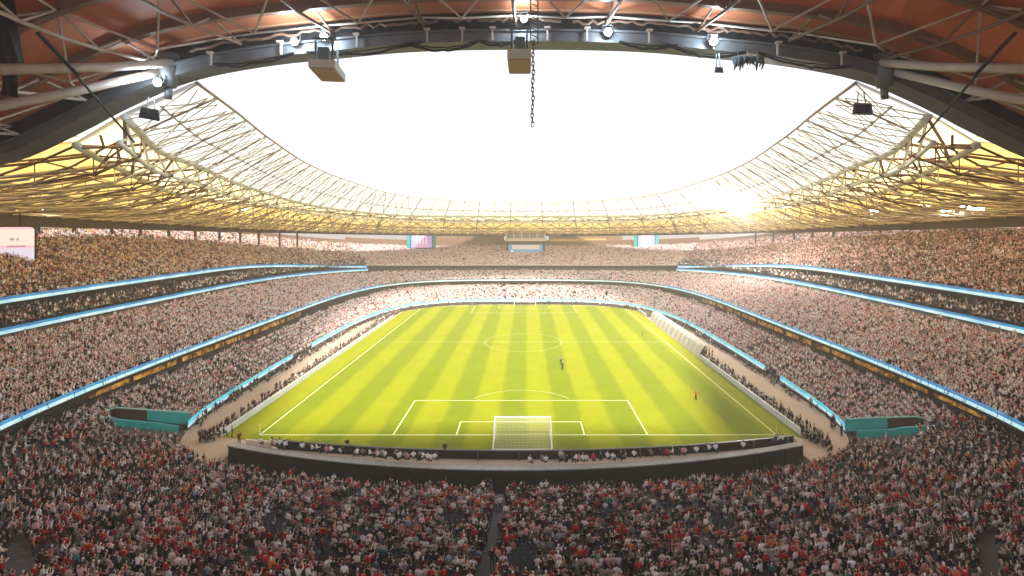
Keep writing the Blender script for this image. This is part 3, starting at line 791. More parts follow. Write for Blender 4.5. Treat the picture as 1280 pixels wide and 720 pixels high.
# ------------------------------------------------------------------ teal stairway parapets at the near corners
def vomitory(sg,label):
    ph=R(223.5) if sg<0 else R(-45.5)
    b=R0(ph); t=thing('stairway_parapet',label,'parapet',(b.x,b.y,b.z))
    def surf(d):
        q0,q1=R0(ph),R1(ph); D=(q1-q0).xy.length; return q0+(q1-q0)*min(1,d/D)
    path=[]; px_=[]
    x0=b.x; y0=b.y
    def S(x,y): # stand surface height near the corner
        best=None
        for i in range(120):
            p=ph+R(-25+50*i/119); A,B=R0(p),R1(p); dx=(B-A).xy
            tt=max(0,min(1,(Vector((x,y))-A.xy).dot(dx)/dx.length_squared)); q=A+(B-A)*tt
            e=(q.xy-Vector((x,y))).length
            if best is None or e<best[0]: best=(e,q.z)
        return best[1]
    L=9.0
    dx,dy=(-5.2,-6.0) if sg<0 else (4.9,-6.0)
    pts=[Vector((x0+dx*i/10,y0+.5+dy*i/10,0)) for i in range(11)]
    for p in pts: p.z=S(p.x,p.y)
    w=MB(); rows=[[(p.x-x0,p.y-y0,p.z-b.z-.3),(p.x-x0,p.y-y0,p.z-b.z+1.7-.6*(i/10)),(p.x-x0,p.y-y0+.2,p.z-b.z+1.7-.6*(i/10)),(p.x-x0,p.y-y0+.2,p.z-b.z-.3)] for i,p in enumerate(pts)]
    w.grid(rows[:7],0,close=True); w.build('inner_wall',M['teal'],None).parent=t
    w=MB(); w.grid(rows[6:],0,close=True); w.build('inner_wall',mat('shade_wall',(.05,.02,.02),.8,var=.3),None).parent=t  # shade inside the opening painted as a dark stretch of wall
    w=MB(); rim=[Vector((p.x-x0,p.y-y0+.1,p.z-b.z+1.78-.6*(i/10))) for i,p in enumerate(pts)]
    e=rim[-1]; rim+=[e+Vector((sg*.6,-.4,-.1)),e+Vector((sg*.8,-1.1,-.3)),e+Vector((sg*.5,-1.9,-.6))]
    w.tube(rim,.11,6); w.build('hand_rail',mat('rail_teal',(.25,.5,.45),.5),None).parent=t
    w=MB(); pf=[Vector((p.x,p.y-2.3,0)) for p in pts]
    for p in pf: p.z=S(p.x,p.y)
    rows=[[(p.x-x0,p.y-y0,p.z-b.z-.3),(p.x-x0,p.y-y0,p.z-b.z+.75),(p.x-x0,p.y-y0+.18,p.z-b.z+.75),(p.x-x0,p.y-y0+.18,p.z-b.z-.3)] for p in pf]
    w.grid(rows,0,close=True); w.build('outer_wall',M['teal'],None).parent=t
    w=MB(); w.grid([[(p.x-x0,p.y-y0,S(p.x,p.y)-b.z+.12) for p in pts],[(p.x-x0,p.y-y0,p.z-b.z+.12) for p in pf]],0); w.build('stairway_floor',M['black'],None).parent=t  # black sheet on the stand surface, the opening's shade put into its colour
    return (x0,y0+.5,dx,dy,sg)
VOMS=[vomitory(-1,'teal walled stairway opening at the lower left corner of the pitch surround'),vomitory(1,'teal walled stairway opening at the lower right corner of the pitch surround')]

# ------------------------------------------------------------------ touchline boards, dugouts
def side_board(x,y0,y1,label,lean):
    t=thing('perimeter_board',label,'board',(x,(y0+y1)/2,0),0,'pale boards along the touchlines')
    n=int((y1-y0)/4)
    for i in range(n):
        ya=y0+(y1-y0)*i/n; yb=y0+(y1-y0)*(i+1)/n
        a=MB(); a.box((0,(ya+yb)/2-(y0+y1)/2,.45),(.18,(yb-ya)-.06,.86)); a.build('panel',M['white_led'],None).parent=t
M['white_led']=mat('pale_board',(.62,.64,.68),.5,var=.25,vscale=.4)
side_board(-40.1,65.5,150,'long pale board along the left touchline',0)
side_board(36.4,66,104,'pale board along the near half of the right touchline',0)
side_board(36.4,152,170,'pale board at the far end of the right touchline',0)
M['dug']=mat('dugout_cover',(.60,.56,.48),.4,var=.12,vscale=.8,trans=.3)
def dugout(y0,y1,label):
    t=thing('dugout',label,'dugout',(36.5,(y0+y1)/2,0),0,'pale covered dugouts beside the right touchline')
    L=y1-y0; prof=[(-.1,.05),(.35,1.15),(.8,2.05),(1.25,2.4),(2.1,2.5)]
    a=MB(); a.grid([[(u,-L/2+L*i/12,z) for i in range(13)] for u,z in prof]); a.grid([[(u+.07,-L/2+L*i/12,z-.05) for i in range(13)] for u,z in prof]); a.build('canopy',M['dug'],None).parent=t
    for i in range(7):
        y=-L/2+L*i/6; a=MB(); a.tube([(u-.03,y,z) for u,z in prof],.06,5); a.build('rib',M['white'],None).parent=t
    a=MB(); a.box((1.5,0,.45),(.5,L*.94,.08)); a.box((1.8,0,.8),(.08,L*.94,.6)); a.box((1.5,0,.21),(.3,L*.9,.4)); a.build('bench',M['dark_steel'],None).parent=t
dugout(105.5,124,'near one of two long pale dugouts beside the right touchline')
dugout(124.6,147,'farther of two long pale dugouts beside the right touchline')

# ------------------------------------------------------------------ people
def inst_mat(name, attr, var=.1, rough=.8):
    m=bpy.data.materials.new(name); m.use_nodes=True; nt=m.node_tree; b=nt.nodes['Principled BSDF']
    b.inputs['Roughness'].default_value=rough; b.inputs['Specular IOR Level'].default_value=.2
    a=nt.nodes.new('ShaderNodeAttribute'); a.attribute_type='INSTANCER'; a.attribute_name=attr
    tc=nt.nodes.new('ShaderNodeTexCoord'); nz=nt.nodes.new('ShaderNodeTexNoise'); nz.inputs['Scale'].default_value=5
    nt.links.new(tc.outputs['Object'],nz.inputs['Vector'])
    mr=nt.nodes.new('ShaderNodeMapRange'); mr.inputs[3].default_value=1-var; mr.inputs[4].default_value=1+var
    nt.links.new(nz.outputs['Fac'],mr.inputs[0])
    mx=nt.nodes.new('ShaderNodeMix'); mx.data_type='RGBA'; mx.blend_type='MULTIPLY'; mx.inputs[0].default_value=1
    nt.links.new(a.outputs['Color'],mx.inputs[6]); nt.links.new(mr.outputs[0],mx.inputs[7])
    nt.links.new(mx.outputs[2],b.inputs['Base Color'])
    return m
PM=[inst_mat('skin','skin_col',.05,.6),inst_mat('top_cloth','top_col',.15),inst_mat('leg_cloth','leg_col',.15),inst_mat('hair','hair_col',.2,.6),inst_mat('shoe','shoe_col',.1)]

def person_mesh(name,pose):
    V=[];E=[];RA=[];ZN=[]
    def add(p,r,z,par=None):
        V.append(p); RA.append(r if isinstance(r,tuple) else (r,r)); ZN.append(z)
        if par is not None: E.append((par,len(V)-1))
        return len(V)-1
    sit=pose in('sit','sitlean'); lean=.12 if pose in('sitlean','clap') else 0
    hz=.50 if sit else .93
    pel=add((0,0,hz),(.15,.12),2)
    sp=add((0,lean*.3,hz+.22),(.145,.11),1,pel); ch=add((0,lean*.8,hz+.43),(.175,.12),1,sp)
    nk=add((0,lean,hz+.57),.062,0,ch); h1=add((0,lean+.025,hz+.66),(.078,.09),0,nk); h2=add((0,lean+.02,hz+.75),(.088,.105),0,h1); h3=add((0,lean+.01,hz+.815),(.06,.075),0,h2)
    for s in (-1,1):
        hip=add((s*.10,0.02 if sit else 0,hz-.07),.10,2,pel)
        if sit: kn=add((s*.13,.43,.50),.068,2,hip); an=add((s*.13,.42,.10),.045,2,kn); ft=add((s*.14,.57,.05),.045,4,an)
        else: kn=add((s*.11,.02,.49),.068,2,hip); an=add((s*.12,-.01,.10),.045,2,kn); ft=add((s*.14,.15,.05),.045,4,an)
        sh=add((s*.19,lean*.8,hz+.50),.07,1,ch)
        y=lean*.8
        if pose=='raise': el=add((s*.33,y+.05,hz+.66),.05,1,sh); wr=add((s*.27,y+.10,hz+.90),.034,0,el); d=Vector((-s*.1,.1,1))
        elif pose=='wave' and s>0: el=add((s*.36,y+.05,hz+.62),.05,1,sh); wr=add((s*.42,y+.08,hz+.87),.034,0,el); d=Vector((.15,.1,1))
        elif pose=='clap': el=add((s*.27,y+.10,hz+.24),.05,1,sh); wr=add((s*.08,y+.33,hz+.38),.034,0,el); d=Vector((-s*.25,.6,.7))
        elif sit: el=add((s*.26,y+.06,hz+.24),.05,1,sh); wr=add((s*.14,y+.28,hz+.14),.034,0,el); d=Vector((-s*.3,1,-.1))
        else: el=add((s*.25,y-.03,hz+.21),.05,1,sh); wr=add((s*.26,y+.06,hz-.02),.034,0,el); d=Vector((0,.25,-1))
        d.normalize(); w=Vector(V[wr]); side=d.cross(Vector((s,0,0)))
        if side.length<.2: side=d.cross(Vector((0,1,0)))
        side.normalize()
        pm=add(tuple(w+d*.07),(.034,.022),0,wr)
        for q,(o,l) in enumerate(((-.030,.062),(-.010,.075),(.011,.07),(.031,.052))):
            a=w+d*.115+side*o*1.15; k1=add(tuple(a),.0098,0,pm); n2=Vector((-s,0,0))*.012
            k2=add(tuple(a+d*l*.5+n2*.6),.0092,0,k1); add(tuple(a+d*l*.92+n2*2),.0075,0,k2)
        tb=w+d*.035-side*.045; t1=add(tuple(tb),.012,0,pm); add(tuple(tb+d*.05-side*.012),.0095,0,t1)
    me=bpy.data.meshes.new(name); me.from_pydata(V,E,[]); ob=bpy.data.objects.new(name,me); COL.objects.link(ob)
    md=ob.modifiers.new('Skin','SKIN'); md.branch_smoothing=.6
    if not me.skin_vertices: raise RuntimeError('no skin layer')
    for i,sv in enumerate(me.skin_vertices[0].data): sv.radius=RA[i]; sv.use_root=(i==0)
    su=ob.modifiers.new('Sub','SUBSURF'); su.levels=1; su.render_levels=1
    dg=bpy.context.evaluated_depsgraph_get(); ev=ob.evaluated_get(dg)
    out=bpy.data.meshes.new_from_object(ev); out.name=name
    bpy.data.objects.remove(ob); bpy.data.meshes.remove(me)
    for m in PM: out.materials.append(m)
    VV=[Vector(v) for v in V]
    hc=VV[h2]
    for p in out.polygons:
        c=p.center; best=(9,0)
        for a,b in E:
            A,B=VV[a],VV[b]; AB=B-A; t=max(0,min(1,(c-A).dot(AB)/AB.length_squared)); dd=(c-A-AB*t).length-(.5*(RA[a][0]*(1-t)+RA[b][0]*t))
            if dd<best[0]: best=(dd,ZN[a] if t<.5 else ZN[b])
        z=best[1]
        if z==0 and c.z>hz+.60 and abs(c.x)<.15 and (c.z>hz+.80 or (c.y<lean+.035 and c.z>hz+.655)): z=3
        p.material_index=z; p.use_smooth=True
    # nose and ears: draw the front centre and side vertices of the head out a little
    for v in out.vertices:
        if abs(v.co.z-(hz+.715))<.03 and abs(v.co.x)<.03 and v.co.y>lean+.09: v.co.y+=.022
        if abs(v.co.z-(hz+.72))<.03 and abs(abs(v.co.x)-.088)<.02 and abs(v.co.y-lean-.01)<.05: v.co.x*=1.12
    return out
POSES=['sit','sitlean','stand','clap','raise','wave']
PMESH=[person_mesh('person_'+p,p) for p in POSES]

PAL=[('white',(.82,.81,.84)),('black',(.015,.015,.018)),('red',(.50,.02,.025)),('grey',(.22,.22,.23)),('navy',(.02,.03,.07)),('pink',(.80,.47,.50)),('beige',(.64,.53,.48)),('maroon',(.16,.015,.025)),('orange',(.60,.16,.04)),('teal',(.04,.20,.20)),('light-blue',(.30,.42,.52)),('dark-green',(.03,.09,.05)),('yellow',(.68,.42,.05)),('cream',(.82,.72,.67)),('rose',(.62,.27,.27))]
PD_=dict(PAL)
HAIR=[('black',(.012,.01,.009)),('brown',(.06,.03,.015)),('fair',(.36,.24,.12)),('grey',(.32,.31,.30))]
CAPS=[('white cap',(.72,.72,.70)),('red cap',(.5,.03,.03)),('black cap',(.012,.012,.014))]
SKIN=[(.68,.45,.36),(.58,.36,.27),(.40,.22,.15),(.76,.54,.45),(.22,.11,.07)]
LEG=[(.02,.022,.03),(.03,.04,.08),(.10,.10,.11),(.16,.13,.10),(.012,.012,.012)]
def pick(w):
    t=rnd.random()*sum(v for _,v in w)
    for k,v in w:
        t-=v
        if t<=0: return k
    return w[-1][0]
W_NEAR=[('white',22),('black',54),('red',11),('grey',12),('navy',10),('pink',6),('beige',7),('maroon',7),('orange',2),('teal',1.5),('light-blue',2),('dark-green',1.5),('cream',6),('rose',6)]
W_SIDE=[('white',44),('pink',38),('cream',14),('rose',5),('beige',5),('grey',6),('black',6),('navy',3),('red',2),('maroon',2),('light-blue',2)]
W_LEFT=[('white',46),('pink',28),('cream',16),('rose',4),('beige',5),('grey',7),('black',9),('navy',3),('red',2),('maroon',2),('light-blue',2)]
W_TOPL=[('white',14),('pink',8),('cream',14),('beige',12),('yellow',9),('grey',9),('black',20),('navy',6),('red',5),('maroon',8)]
W_TOPR=[('white',12),('pink',14),('rose',14),('maroon',18),('grey',8),('black',32),('navy',7),('beige',8)]
W_FAR=[('white',34),('pink',32),('cream',24),('beige',8),('rose',5),('grey',4),('black',5)]

def proj(p): return (VPX+F*p.x/p.y, HY+F*(CAMZ-p.z)/p.y)
EMPTY=[(345,655,19,20),(404,694,15,17),(758,644,22,7),(652,703,17,26),(905,655,20,11),(458,668,14,9),(1012,652,14,8),(566,652,13,9),(20,700,20,30),(1240,695,16,40)]
def angs(l): return [math.degrees(math.atan2(y-YM,x)) for x,y in l]
AISP={'near':[a+360 for a in angs([(x,51) for x in (-48,-37,-26,-15,-1,13,24,35,46)])],'left':[a%360 for a in angs([(-46,y) for y in (62,75,88,103.5,117,130,143,155)])],'right':angs([(46,y) for y in (62,75,90,103,117,130,143,155)]),'far':angs([(x,176) for x in (-42,-30,-18,-6,6,18,30,42)])}
def invom(q):
    for x0,y0,dx,dy,sg in VOMS:
        t=((q.x-x0)*dx+(q.y-y0)*dy)/(dx*dx+dy*dy)
        if 0<t<1.08 and -2.7<(q.y-(y0+dy*t))<.35: return True
    return False
crowd=[]; seats=[]
def clusterval(x,y,s=.16): return mnoise.noise(Vector((x*s,y*s,3.7)))
def fill(A,B,sec,step,space,wts,dens=.97,lift=0.0,skip_first=0,posew=None,rmax=99):
    a,b=SECT[sec]
    if A is not R0 and sec=='left': b=R(246)
    if A is not R0 and sec=='right': a=R(-66)
    ph=phis(a,b,260)
    maxd=max((B(p)-A(p)).xy.length for p in ph); K=int(maxd/step)+1
    for k in range(skip_first,min(K,rmax)):
        line=[]
        for p in ph:
            pa,pb=A(p),B(p); d=pb-pa; D=d.xy.length
            if (k+.55)*step>D-(2.4 if A is R1b else 1.3 if sec in('left','right') and A is R0 else .2): line.append(None); continue
            q=pa+d*((k+.45)*step/D); q.z=pa.z+d.z*(k*step/D)
            line.append((q,p,d))
        acc=rnd.random()*space
        for u,v in zip(line,line[1:]):
            if u is None or v is None: continue
            L=(v[0]-u[0]).xy.length
            while acc<L:
                t=acc/L; acc+=space*(rnd.uniform(.9,1.12))
                q=u[0].lerp(v[0],t); phi=u[1]+(v[1]-u[1])*t; d=u[2]
                if q.y<6: continue
                pr=proj(q)
                if pr[0]<-90 or pr[0]>1370 or pr[1]>790: continue
                # radial stairs
                W=math.hypot(q.x-CX,q.y-YM); deg=math.degrees(phi)
                if any(abs(R(deg-z))*W<(.6 if sec=='near' else .42) for z in AISP[sec]) and rnd.random()<(.93 if sec=='near' else .6 if sec!='far' else .35): continue
                if sec!='far' and invom(q): continue
                e=None
                if sec=='near' or q.y<45:
                    for ei,(ex,ey,erx,ery) in enumerate(EMPTY):
                        j=clusterval(q.x,q.y,.9)*.5
                        if ((pr[0]-ex)/erx)**2+((pr[1]-8-ey)/ery)**2<1+j: e=ei
                fx=Vector((-d.x,-d.y)); rz=math.atan2(-fx.x,fx.y)
                if e is not None and e<8:
                    if rnd.random()<.93: seats.append((q.copy(),rz,e,k)); continue
                elif e is not None: continue
                cv=clusterval(q.x,q.y)
                if rnd.random()>dens-(.12 if cv<-.3 else 0): continue
                w=wts
                if sec=='near':
                    c2=clusterval(q.x+40,q.y-9,.45)
                    if c2>.28: w=[('red',40),('white',14),('orange',10),('maroon',14),('black',12),('rose',8)]
                    elif c2<-.38: w=[('black',40),('grey',14),('navy',14),('white',12),('teal',6),('light-blue',6)]
                top=pick(w); po=pick(posew or [(0,40),(1,22),(2,18),(3,10),(4,4),(5,4)])
                r=rnd.random()
                if r<.84: hn,hc=HAIR[0 if r<.42 else 1 if r<.66 else 2 if r<.76 else 3]; hn+=' hair'
                else: hn,hc=CAPS[0 if r<.93 else 1 if r<.96 else 2]
                rec=dict(p=q+Vector((rnd.uniform(-.06,.06),rnd.uniform(-.06,.06),lift)),rz=rz+rnd.gauss(0,.22),top=top,pose=po,hair=hn,hc=hc,sk=pick([(0,4),(1,3),(2,2),(3,4),(4,1)]),lg=rnd.randrange(5),sc=rnd.uniform(.84,.96),sec=sec,k=k,phi=phi,pr=pr)
                crowd.append(rec)
            acc-=L
NP=[(0,44),(1,26),(2,18),(3,8),(4,1.5),(5,2)]
SP=[(0,56),(1,30),(2,6),(3,6),(4,.7),(5,1)]
fill(R0,R1,'near',.72,.45,W_NEAR,.95,posew=NP)
for s,wl_,wt in (('left',W_LEFT,W_TOPL),('right',W_SIDE,W_TOPR),('far',W_FAR,W_FAR)):
    fill(R0,R1,s,.72,.46,wl_,.99,posew=SP)
    fill(R1b,R2,s,.72,.46,wl_,.99,posew=SP)
    if s!='far': 
        Rm=Ring(70,0,191.5,3.4,3.0,13.9,13.9,13.9); Rn=Ring(72.8,-3,194.3,3.4,3.0,15.6,15.6,15.6)
        fill(Rm,Rn,s,.8,.58,[('black',20),('navy',10),('grey',14),('white',26),('maroon',10),('rose',8),('cream',8),('teal',4)],.93)
    fill(R3,RT,s,.72,.46,wt,.99,posew=SP)
near=[c for c in crowd if c['pr'][1]-F*1.25/c['p'].y<706 and 2<c['pr'][0]<1278 and c['p'].y<60]
near.sort(key=lambda c:c['p'].y)
IND=near[:278]; ids=set(id(c) for c in IND); crowd=[c for c in crowd if id(c) not in ids]

for q in range(6):
    if not any(c['pose']==q for c in IND): IND[40+17*q]['pose']=q
def setcols(o,c):
    for k,v in (('skin_col',SKIN[c['sk']]),('top_col',PD_[c['top']]),('leg_col',LEG[c['lg']]),('hair_col',c['hc']),('shoe_col',(.03,.03,.03) if c['lg']%2 else (.5,.5,.5))): o[k]=[float(x) for x in v]
def place_person(c,label,group):
    o=bpy.data.objects.new('person',PMESH[c['pose']]); COL.objects.link(o); o.location=c['p']; o.rotation_euler=(0,0,c['rz']); o.scale=(c['sc'],)*3
    setcols(o,c); tag(o,label,'person',group); return o
PH={0:'seated',1:'leaning forward',2:'standing',3:'clapping',4:'arms up',5:'waving'}
def area(x):
    return 'lower left corner' if x<160 else 'bottom left' if x<400 else 'left of centre stairs' if x<630 else 'right of centre stairs' if x<860 else 'bottom right' if x<1110 else 'lower right corner'
byrow={}
for c in IND: byrow.setdefault((c['sec'],c['k']),[]).append(c)
for r in byrow.values():
    r.sort(key=lambda c:c['pr'][0])
    for i,c in enumerate(r):
        c['L']=r[i-1]['top'] if i>0 and abs(c['p'].x-r[i-1]['p'].x)<1.6 else None; c['R']=r[i+1]['top'] if i+1<len(r) and abs(c['p'].x-r[i+1]['p'].x)<1.6 else None
used={}
cnt={}
for c in IND: cnt[(c['top'],c['hair'],c['pose'],area(c['pr'][0]))]=cnt.get((c['top'],c['hair'],c['pose'],area(c['pr'][0])),0)+1
for c in IND:
    A=area(c['pr'][0]); base=f"{PH[c['pose']]}, {c['top']} top, {c['hair']}"
    nb=('between '+c['L']+' and '+c['R']+' tops') if c['L'] and c['R'] else ('right of '+c['L']+' top' if c['L'] else ('left of '+c['R']+' top' if c['R'] else 'beside a gap'))
    if cnt[(c['top'],c['hair'],c['pose'],A)]==1: lab=f"person {base}, {A}"
    else: lab=f"person {base}, {nb}, {A}"
    c['lab']=lab; used.setdefault(lab,[]).append(c)
ORD=['first','second','third','fourth','fifth']
for lab,l in used.items():
    if len(l)>1:
        l.sort(key=lambda c:c['pr'][0])
        for i,c in enumerate(l): c['lab']=lab.replace('person ','person '+('leftmost ' if i==0 else 'rightmost ' if i==len(l)-1 else 'middle '),1)
for c in IND: place_person(c,c['lab'],'spectators in the nearest rows')

# people on and beside the pitch, nearest ones as individuals
PS=[]
def pp(px,py,z,top,pose,rz,label,hair=0,lg=0,group=None,sc=1.0):
    p=at_z(px,py,z); c=dict(p=p,rz=R(rz),top=top,pose=pose,hair='',hc=HAIR[hair][1],sk=0,lg=lg,sc=sc)
    place_person(c,label,group or 'people beside the near goal line')
pp(556,570,0,'black',2,180,'steward in black standing on the grass edge left of the near goal',lg=4)
pp(701,575,0,'white',1,180,'photographer in white top crouching right of the near goal',lg=4)
pp(434,560,0,'black',1,180,'person in black sitting at the dark board left of the near goal',lg=4)
pp(290,548,0,'black',2,120,'steward in black standing at the left end of the black wall',lg=4)
pp(299,556,0,'maroon',2,60,'steward in maroon standing at the left end of the black wall',lg=4)
pp(1003,545,0,'navy',2,180,'steward in navy standing at the right end of the black wall',lg=4)
pp(803,420,0,'red',2,90,'lone player in red near the right touchline dugouts',group='players on the pitch')
pp(870,501,0,'orange',2,120,'lone player in orange between penalty area and right touchline',group='players on the pitch')
pp(701,456,0,'grey',2,0,'player in grey top at right of midfield, nearer of two',group='players on the pitch')
pp(703,463,0,'dark-green',2,40,'player in green top at right of midfield, behind another',group='players on the pitch')
pp(1052,546,0,'black',2,30,'steward in black walking alone on the tan path at right',lg=4)
pp(1040,535,0,'black',2,-20,'steward in black on the tan path nearer the pitch corner',lg=4)
# others round the pitch
ps=[]
def add_ps(x,y,z,rz,w,pose=None):
    ps.append(dict(p=Vector((x,y,z)),rz=rz+rnd.gauss(0,.3),top=pick(w),pose=pose if pose is not None else pick([(0,6),(1,3),(2,3)]),hc=pick([(HAIR[0][1],5),(HAIR[1][1],3),(HAIR[3][1],1)]),sk=rnd.randrange(4),lg=pick([(0,4),(4,4),(1,1)]),sc=rnd.uniform(.95,1.05)))
WD=[('black',60),('navy',14),('grey',12),('white',9),('dark-green',3)]
y=66.5
while y<172:
    for q in range(2):
        if rnd.random()<.8: add_ps(-40.9-.75*q-rnd.random()*.15,y+rnd.random()*.3,0,-math.pi/2,WD)
        if rnd.random()<.85 and (y<104 or y>149): add_ps(37.1+.75*q+rnd.random()*.15,y+rnd.random()*.3,0,math.pi/2,WD)
    if 105<y<148 and rnd.random()<.9: add_ps(38.9+rnd.random()*.5,y,0,math.pi/2,WD,2); add_ps(37.9,y+.3,.02,math.pi/2,WD,0)
    y+=.75
for k in range(22): add_ps(-41.4+rnd.gauss(0,.6),64.8+rnd.gauss(0,1.3),0,rnd.uniform(-2,0),WD)
for k in range(26): add_ps(37.4+rnd.gauss(0,.6),64.4+rnd.gauss(0,1.4),0,rnd.uniform(0,2),WD)
for sec,(a,b) in (('l',(R(130),R(223))),('r',(R(-44),R(50)))):
    for p,nv in rail(R0,a,b,210,-1.0):
        deg=math.degrees(math.atan2(1,1))
        if rnd.random()<.42: add_ps(p.x,p.y,0,math.atan2(nv.x,-nv.y)+rnd.choice((0,math.pi)),WD)
for p,nv in rail(R0,R(52),R(128),120,-.7):
    if rnd.random()<.5 or abs(p.x+1)>30: add_ps(p.x,p.y,0,math.pi,WD)
for k in range(70):
    x=rnd.choice((rnd.uniform(-33,-12),rnd.uniform(-18,-9),rnd.uniform(6,22),rnd.uniform(0,32)))
    add_ps(x,near_edge(x,54.9,62.9)+rnd.uniform(0,.5),1.284,rnd.uniform(-.5,.5),[('white',30),('rose',12),('red',9),('cream',16),('black',16),('grey',8)],0)
for k in range(9): add_ps(40+rnd.gauss(0,1.2),60+rnd.gauss(0,1.6),0,rnd.uniform(-2,2),WD,2)
for k in range(7): add_ps(-44+rnd.gauss(0,.8),61+rnd.gauss(0,1.4),0,rnd.uniform(-2,2),WD,2)

def crowd_object(name,recs,label):
    me=bpy.data.meshes.new(name); me.from_pydata([tuple(c['p']) for c in recs],[],[])
    n=len(recs)
    def fa(nm,ty,vals,key):
        a=me.attributes.new(nm,ty,'POINT'); a.data.foreach_set(key,vals)
    for nm,fn in (('skin_col',lambda c:SKIN[c['sk']]),('top_col',lambda c:[v*c.get('j',1) for v in PD_[c['top']]]),('leg_col',lambda c:LEG[c['lg']]),('hair_col',lambda c:c['hc']),('shoe_col',lambda c:(.05,.05,.05))):
        fl=[]
        for c in recs: fl+= [*fn(c),1.0]
        fa(nm,'FLOAT_COLOR',fl,'color')
    fa('turn','FLOAT',[c['rz'] for c in recs],'value'); fa('size','FLOAT',[c['sc'] for c in recs],'value'); fa('pose','INT',[c['pose'] for c in recs],'value')
    o=bpy.data.objects.new(name,me); COL.objects.link(o)
    for m in PM: me.materials.append(m)
    kind(o,'stuff'); o['label']=label; o['category']='crowd'
    ng=bpy.data.node_groups.new(name+'_nodes','GeometryNodeTree')
    ng.interface.new_socket('Geometry',in_out='INPUT',socket_type='NodeSocketGeometry'); ng.interface.new_socket('Geometry',in_out='OUTPUT',socket_type='NodeSocketGeometry')
    N=ng.nodes; L=ng.links; gi=N.new('NodeGroupInput'); go=N.new('NodeGroupOutput')
    ip=N.new('GeometryNodeInstanceOnPoints'); L.new(gi.outputs[0],ip.inputs['Points'])
    jn=N.new('GeometryNodeJoinGeometry')
    for ob in reversed(TPL):
        oi=N.new('GeometryNodeObjectInfo'); oi.inputs['Object'].default_value=ob; oi.inputs['As Instance'].default_value=False
        g2=N.new('GeometryNodeGeometryToInstance'); L.new(oi.outputs['Geometry'],g2.inputs[0]); L.new(g2.outputs[0],jn.inputs[0])
    L.new(jn.outputs[0],ip.inputs['Instance']); ip.inputs['Pick Instance'].default_value=True
    def na(nm,ty):
        k=N.new('GeometryNodeInputNamedAttribute'); k.data_type=ty; k.inputs['Name'].default_value=nm; return k.outputs['Attribute']
    L.new(na('pose','INT'),ip.inputs['Instance Index'])
    cx=N.new('ShaderNodeCombineXYZ'); L.new(na('turn','FLOAT'),cx.inputs[2])
    er=N.new('FunctionNodeEulerToRotation'); L.new(cx.outputs[0],er.inputs[0]); L.new(er.outputs[0],ip.inputs['Rotation'])
    L.new(na('size','FLOAT'),ip.inputs['Scale']); L.new(ip.outputs[0],go.inputs[0])
    md=o.modifiers.new('people','NODES'); md.node_group=ng
    return o
TPL=[]
for i in range(len(POSES)):
    t=[o for o in COL.objects if o.name.startswith('person') and o.data==PMESH[i]]
    TPL.append(t[0])
for c in crowd: c['j']=rnd.uniform(.8,1.1)
crowd_object('spectator_crowd',crowd,'packed spectators filling every tier of the stadium')
crowd_object('pitchside_crowd',ps,'dark clad stewards and staff lining the pitch surround')
print('CROWD',len(crowd),'PS',len(ps),'SEATS',len(seats),'IND',len(IND),'ymax',max(c['p'].y for c in IND))

# ------------------------------------------------------------------ empty seats
def seat_thing():
    t=thing('stadium_seat','','seat')
    a=MB(); a.box((0,.02,.42),(.44,.40,.05)); a.box((0,.02,.20),(.08,.08,.40)); a.build('seat_pan',M['seat'],None).parent=t
    a=MB(); n=0
    rows=[[(-.22+.11*i,-.20-.03*math.sin(math.pi*i/4)-.06*j,.44+.20*j) for i in range(5)] for j in range(3)]
    a.grid(rows); a.grid([[(x,y-.04,z) for x,y,z in r] for r in rows]); a.build('backrest',M['seat'],None).parent=t
    return t
SL=['empty grey seat in the bare patch at the left of the near crowd','empty grey seat in the lower patch left of centre','empty grey seat in the narrow strip right of the aisle','empty grey seat in the block at the centre stairs','empty blue grey seat in the patch right of centre','empty grey seat in the small gap left of centre','empty grey seat in the small gap at lower right','empty grey seat in the gap just left of the centre stairs']
proto=None
for q,rz,e,k in seats[:290]:
    if proto is None: proto=seat_thing(); o=proto; o.location=q; o.rotation_euler.z=rz; o['label']=SL[e]; o['group']='empty seats in the near stand'
    else: o=dup(proto,q,rz,SL[e],'empty seats in the near stand')

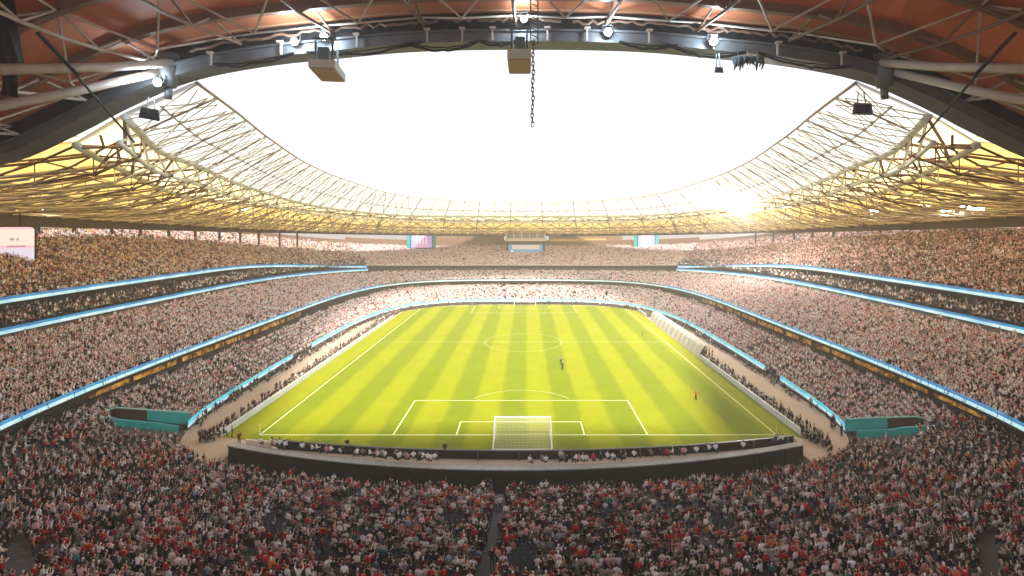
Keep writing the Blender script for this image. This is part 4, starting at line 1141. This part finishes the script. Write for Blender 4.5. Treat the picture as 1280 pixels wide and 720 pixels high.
# ------------------------------------------------------------------ air
HAZE=.00115
hz=MB(); hz.box((0,100,23),(1020,1020,53)); 
def haze_mat():
    m=bpy.data.materials.new('haze_air'); m.use_nodes=True; nt=m.node_tree; nt.nodes.clear()
    out=nt.nodes.new('ShaderNodeOutputMaterial'); v=nt.nodes.new('ShaderNodeVolumePrincipled')
    v.inputs['Color'].default_value=(1,.94,.89,1); v.inputs['Density'].default_value=HAZE; v.inputs['Anisotropy'].default_value=.45
    nt.links.new(v.outputs[0],out.inputs['Volume']); return m
if HAZE>0: kind(hz.build('haze',haze_mat()),'stuff')

# ------------------------------------------------------------------ light, camera
EL=R(63); AZ=R(163)     # azimuth right of +Y
w=bpy.data.worlds.new('World'); S.world=w; w.use_nodes=True; nt=w.node_tree
bg=nt.nodes['Background']; sky=nt.nodes.new('ShaderNodeTexSky'); sky.sky_type='NISHITA'; sky.sun_disc=False
sky.sun_elevation=EL; sky.sun_rotation=AZ; sky.air_density=1.0; sky.dust_density=2.0; sky.ozone_density=1.0
hs=nt.nodes.new('ShaderNodeHueSaturation'); hs.inputs['Saturation'].default_value=.22
nt.links.new(sky.outputs[0],hs.inputs['Color']); nt.links.new(hs.outputs[0],bg.inputs[0]); bg.inputs[1].default_value=.15
sd=bpy.data.lights.new('sun','SUN'); sd.energy=4.4; sd.angle=R(9); sd.color=(1,.95,.86)
so=bpy.data.objects.new('sun',sd); COL.objects.link(so)
dirv=Vector((math.sin(AZ)*math.cos(EL),math.cos(AZ)*math.cos(EL),math.sin(EL)))
so.rotation_euler=dirv.to_track_quat('Z','Y').to_euler(); so.location=(60,150,120)
cd=bpy.data.cameras.new('camera'); co=bpy.data.objects.new('camera',cd); COL.objects.link(co)
co.location=(0,0,CAMZ); co.rotation_euler=(R(90),0,0)
cd.sensor_width=36; cd.lens=F/1280*36; cd.shift_x=-(VPX-640)/1280; cd.shift_y=-(360-HY)/1280; cd.clip_start=.3; cd.clip_end=5000
S.camera=co
S.view_settings.view_transform='Standard'; S.view_settings.look='None'; S.view_settings.exposure=1.18; S.view_settings.gamma=1
S.render.engine='CYCLES'; S.cycles.max_bounces=6; S.cycles.diffuse_bounces=3; S.cycles.transmission_bounces=4; S.cycles.volume_bounces=1
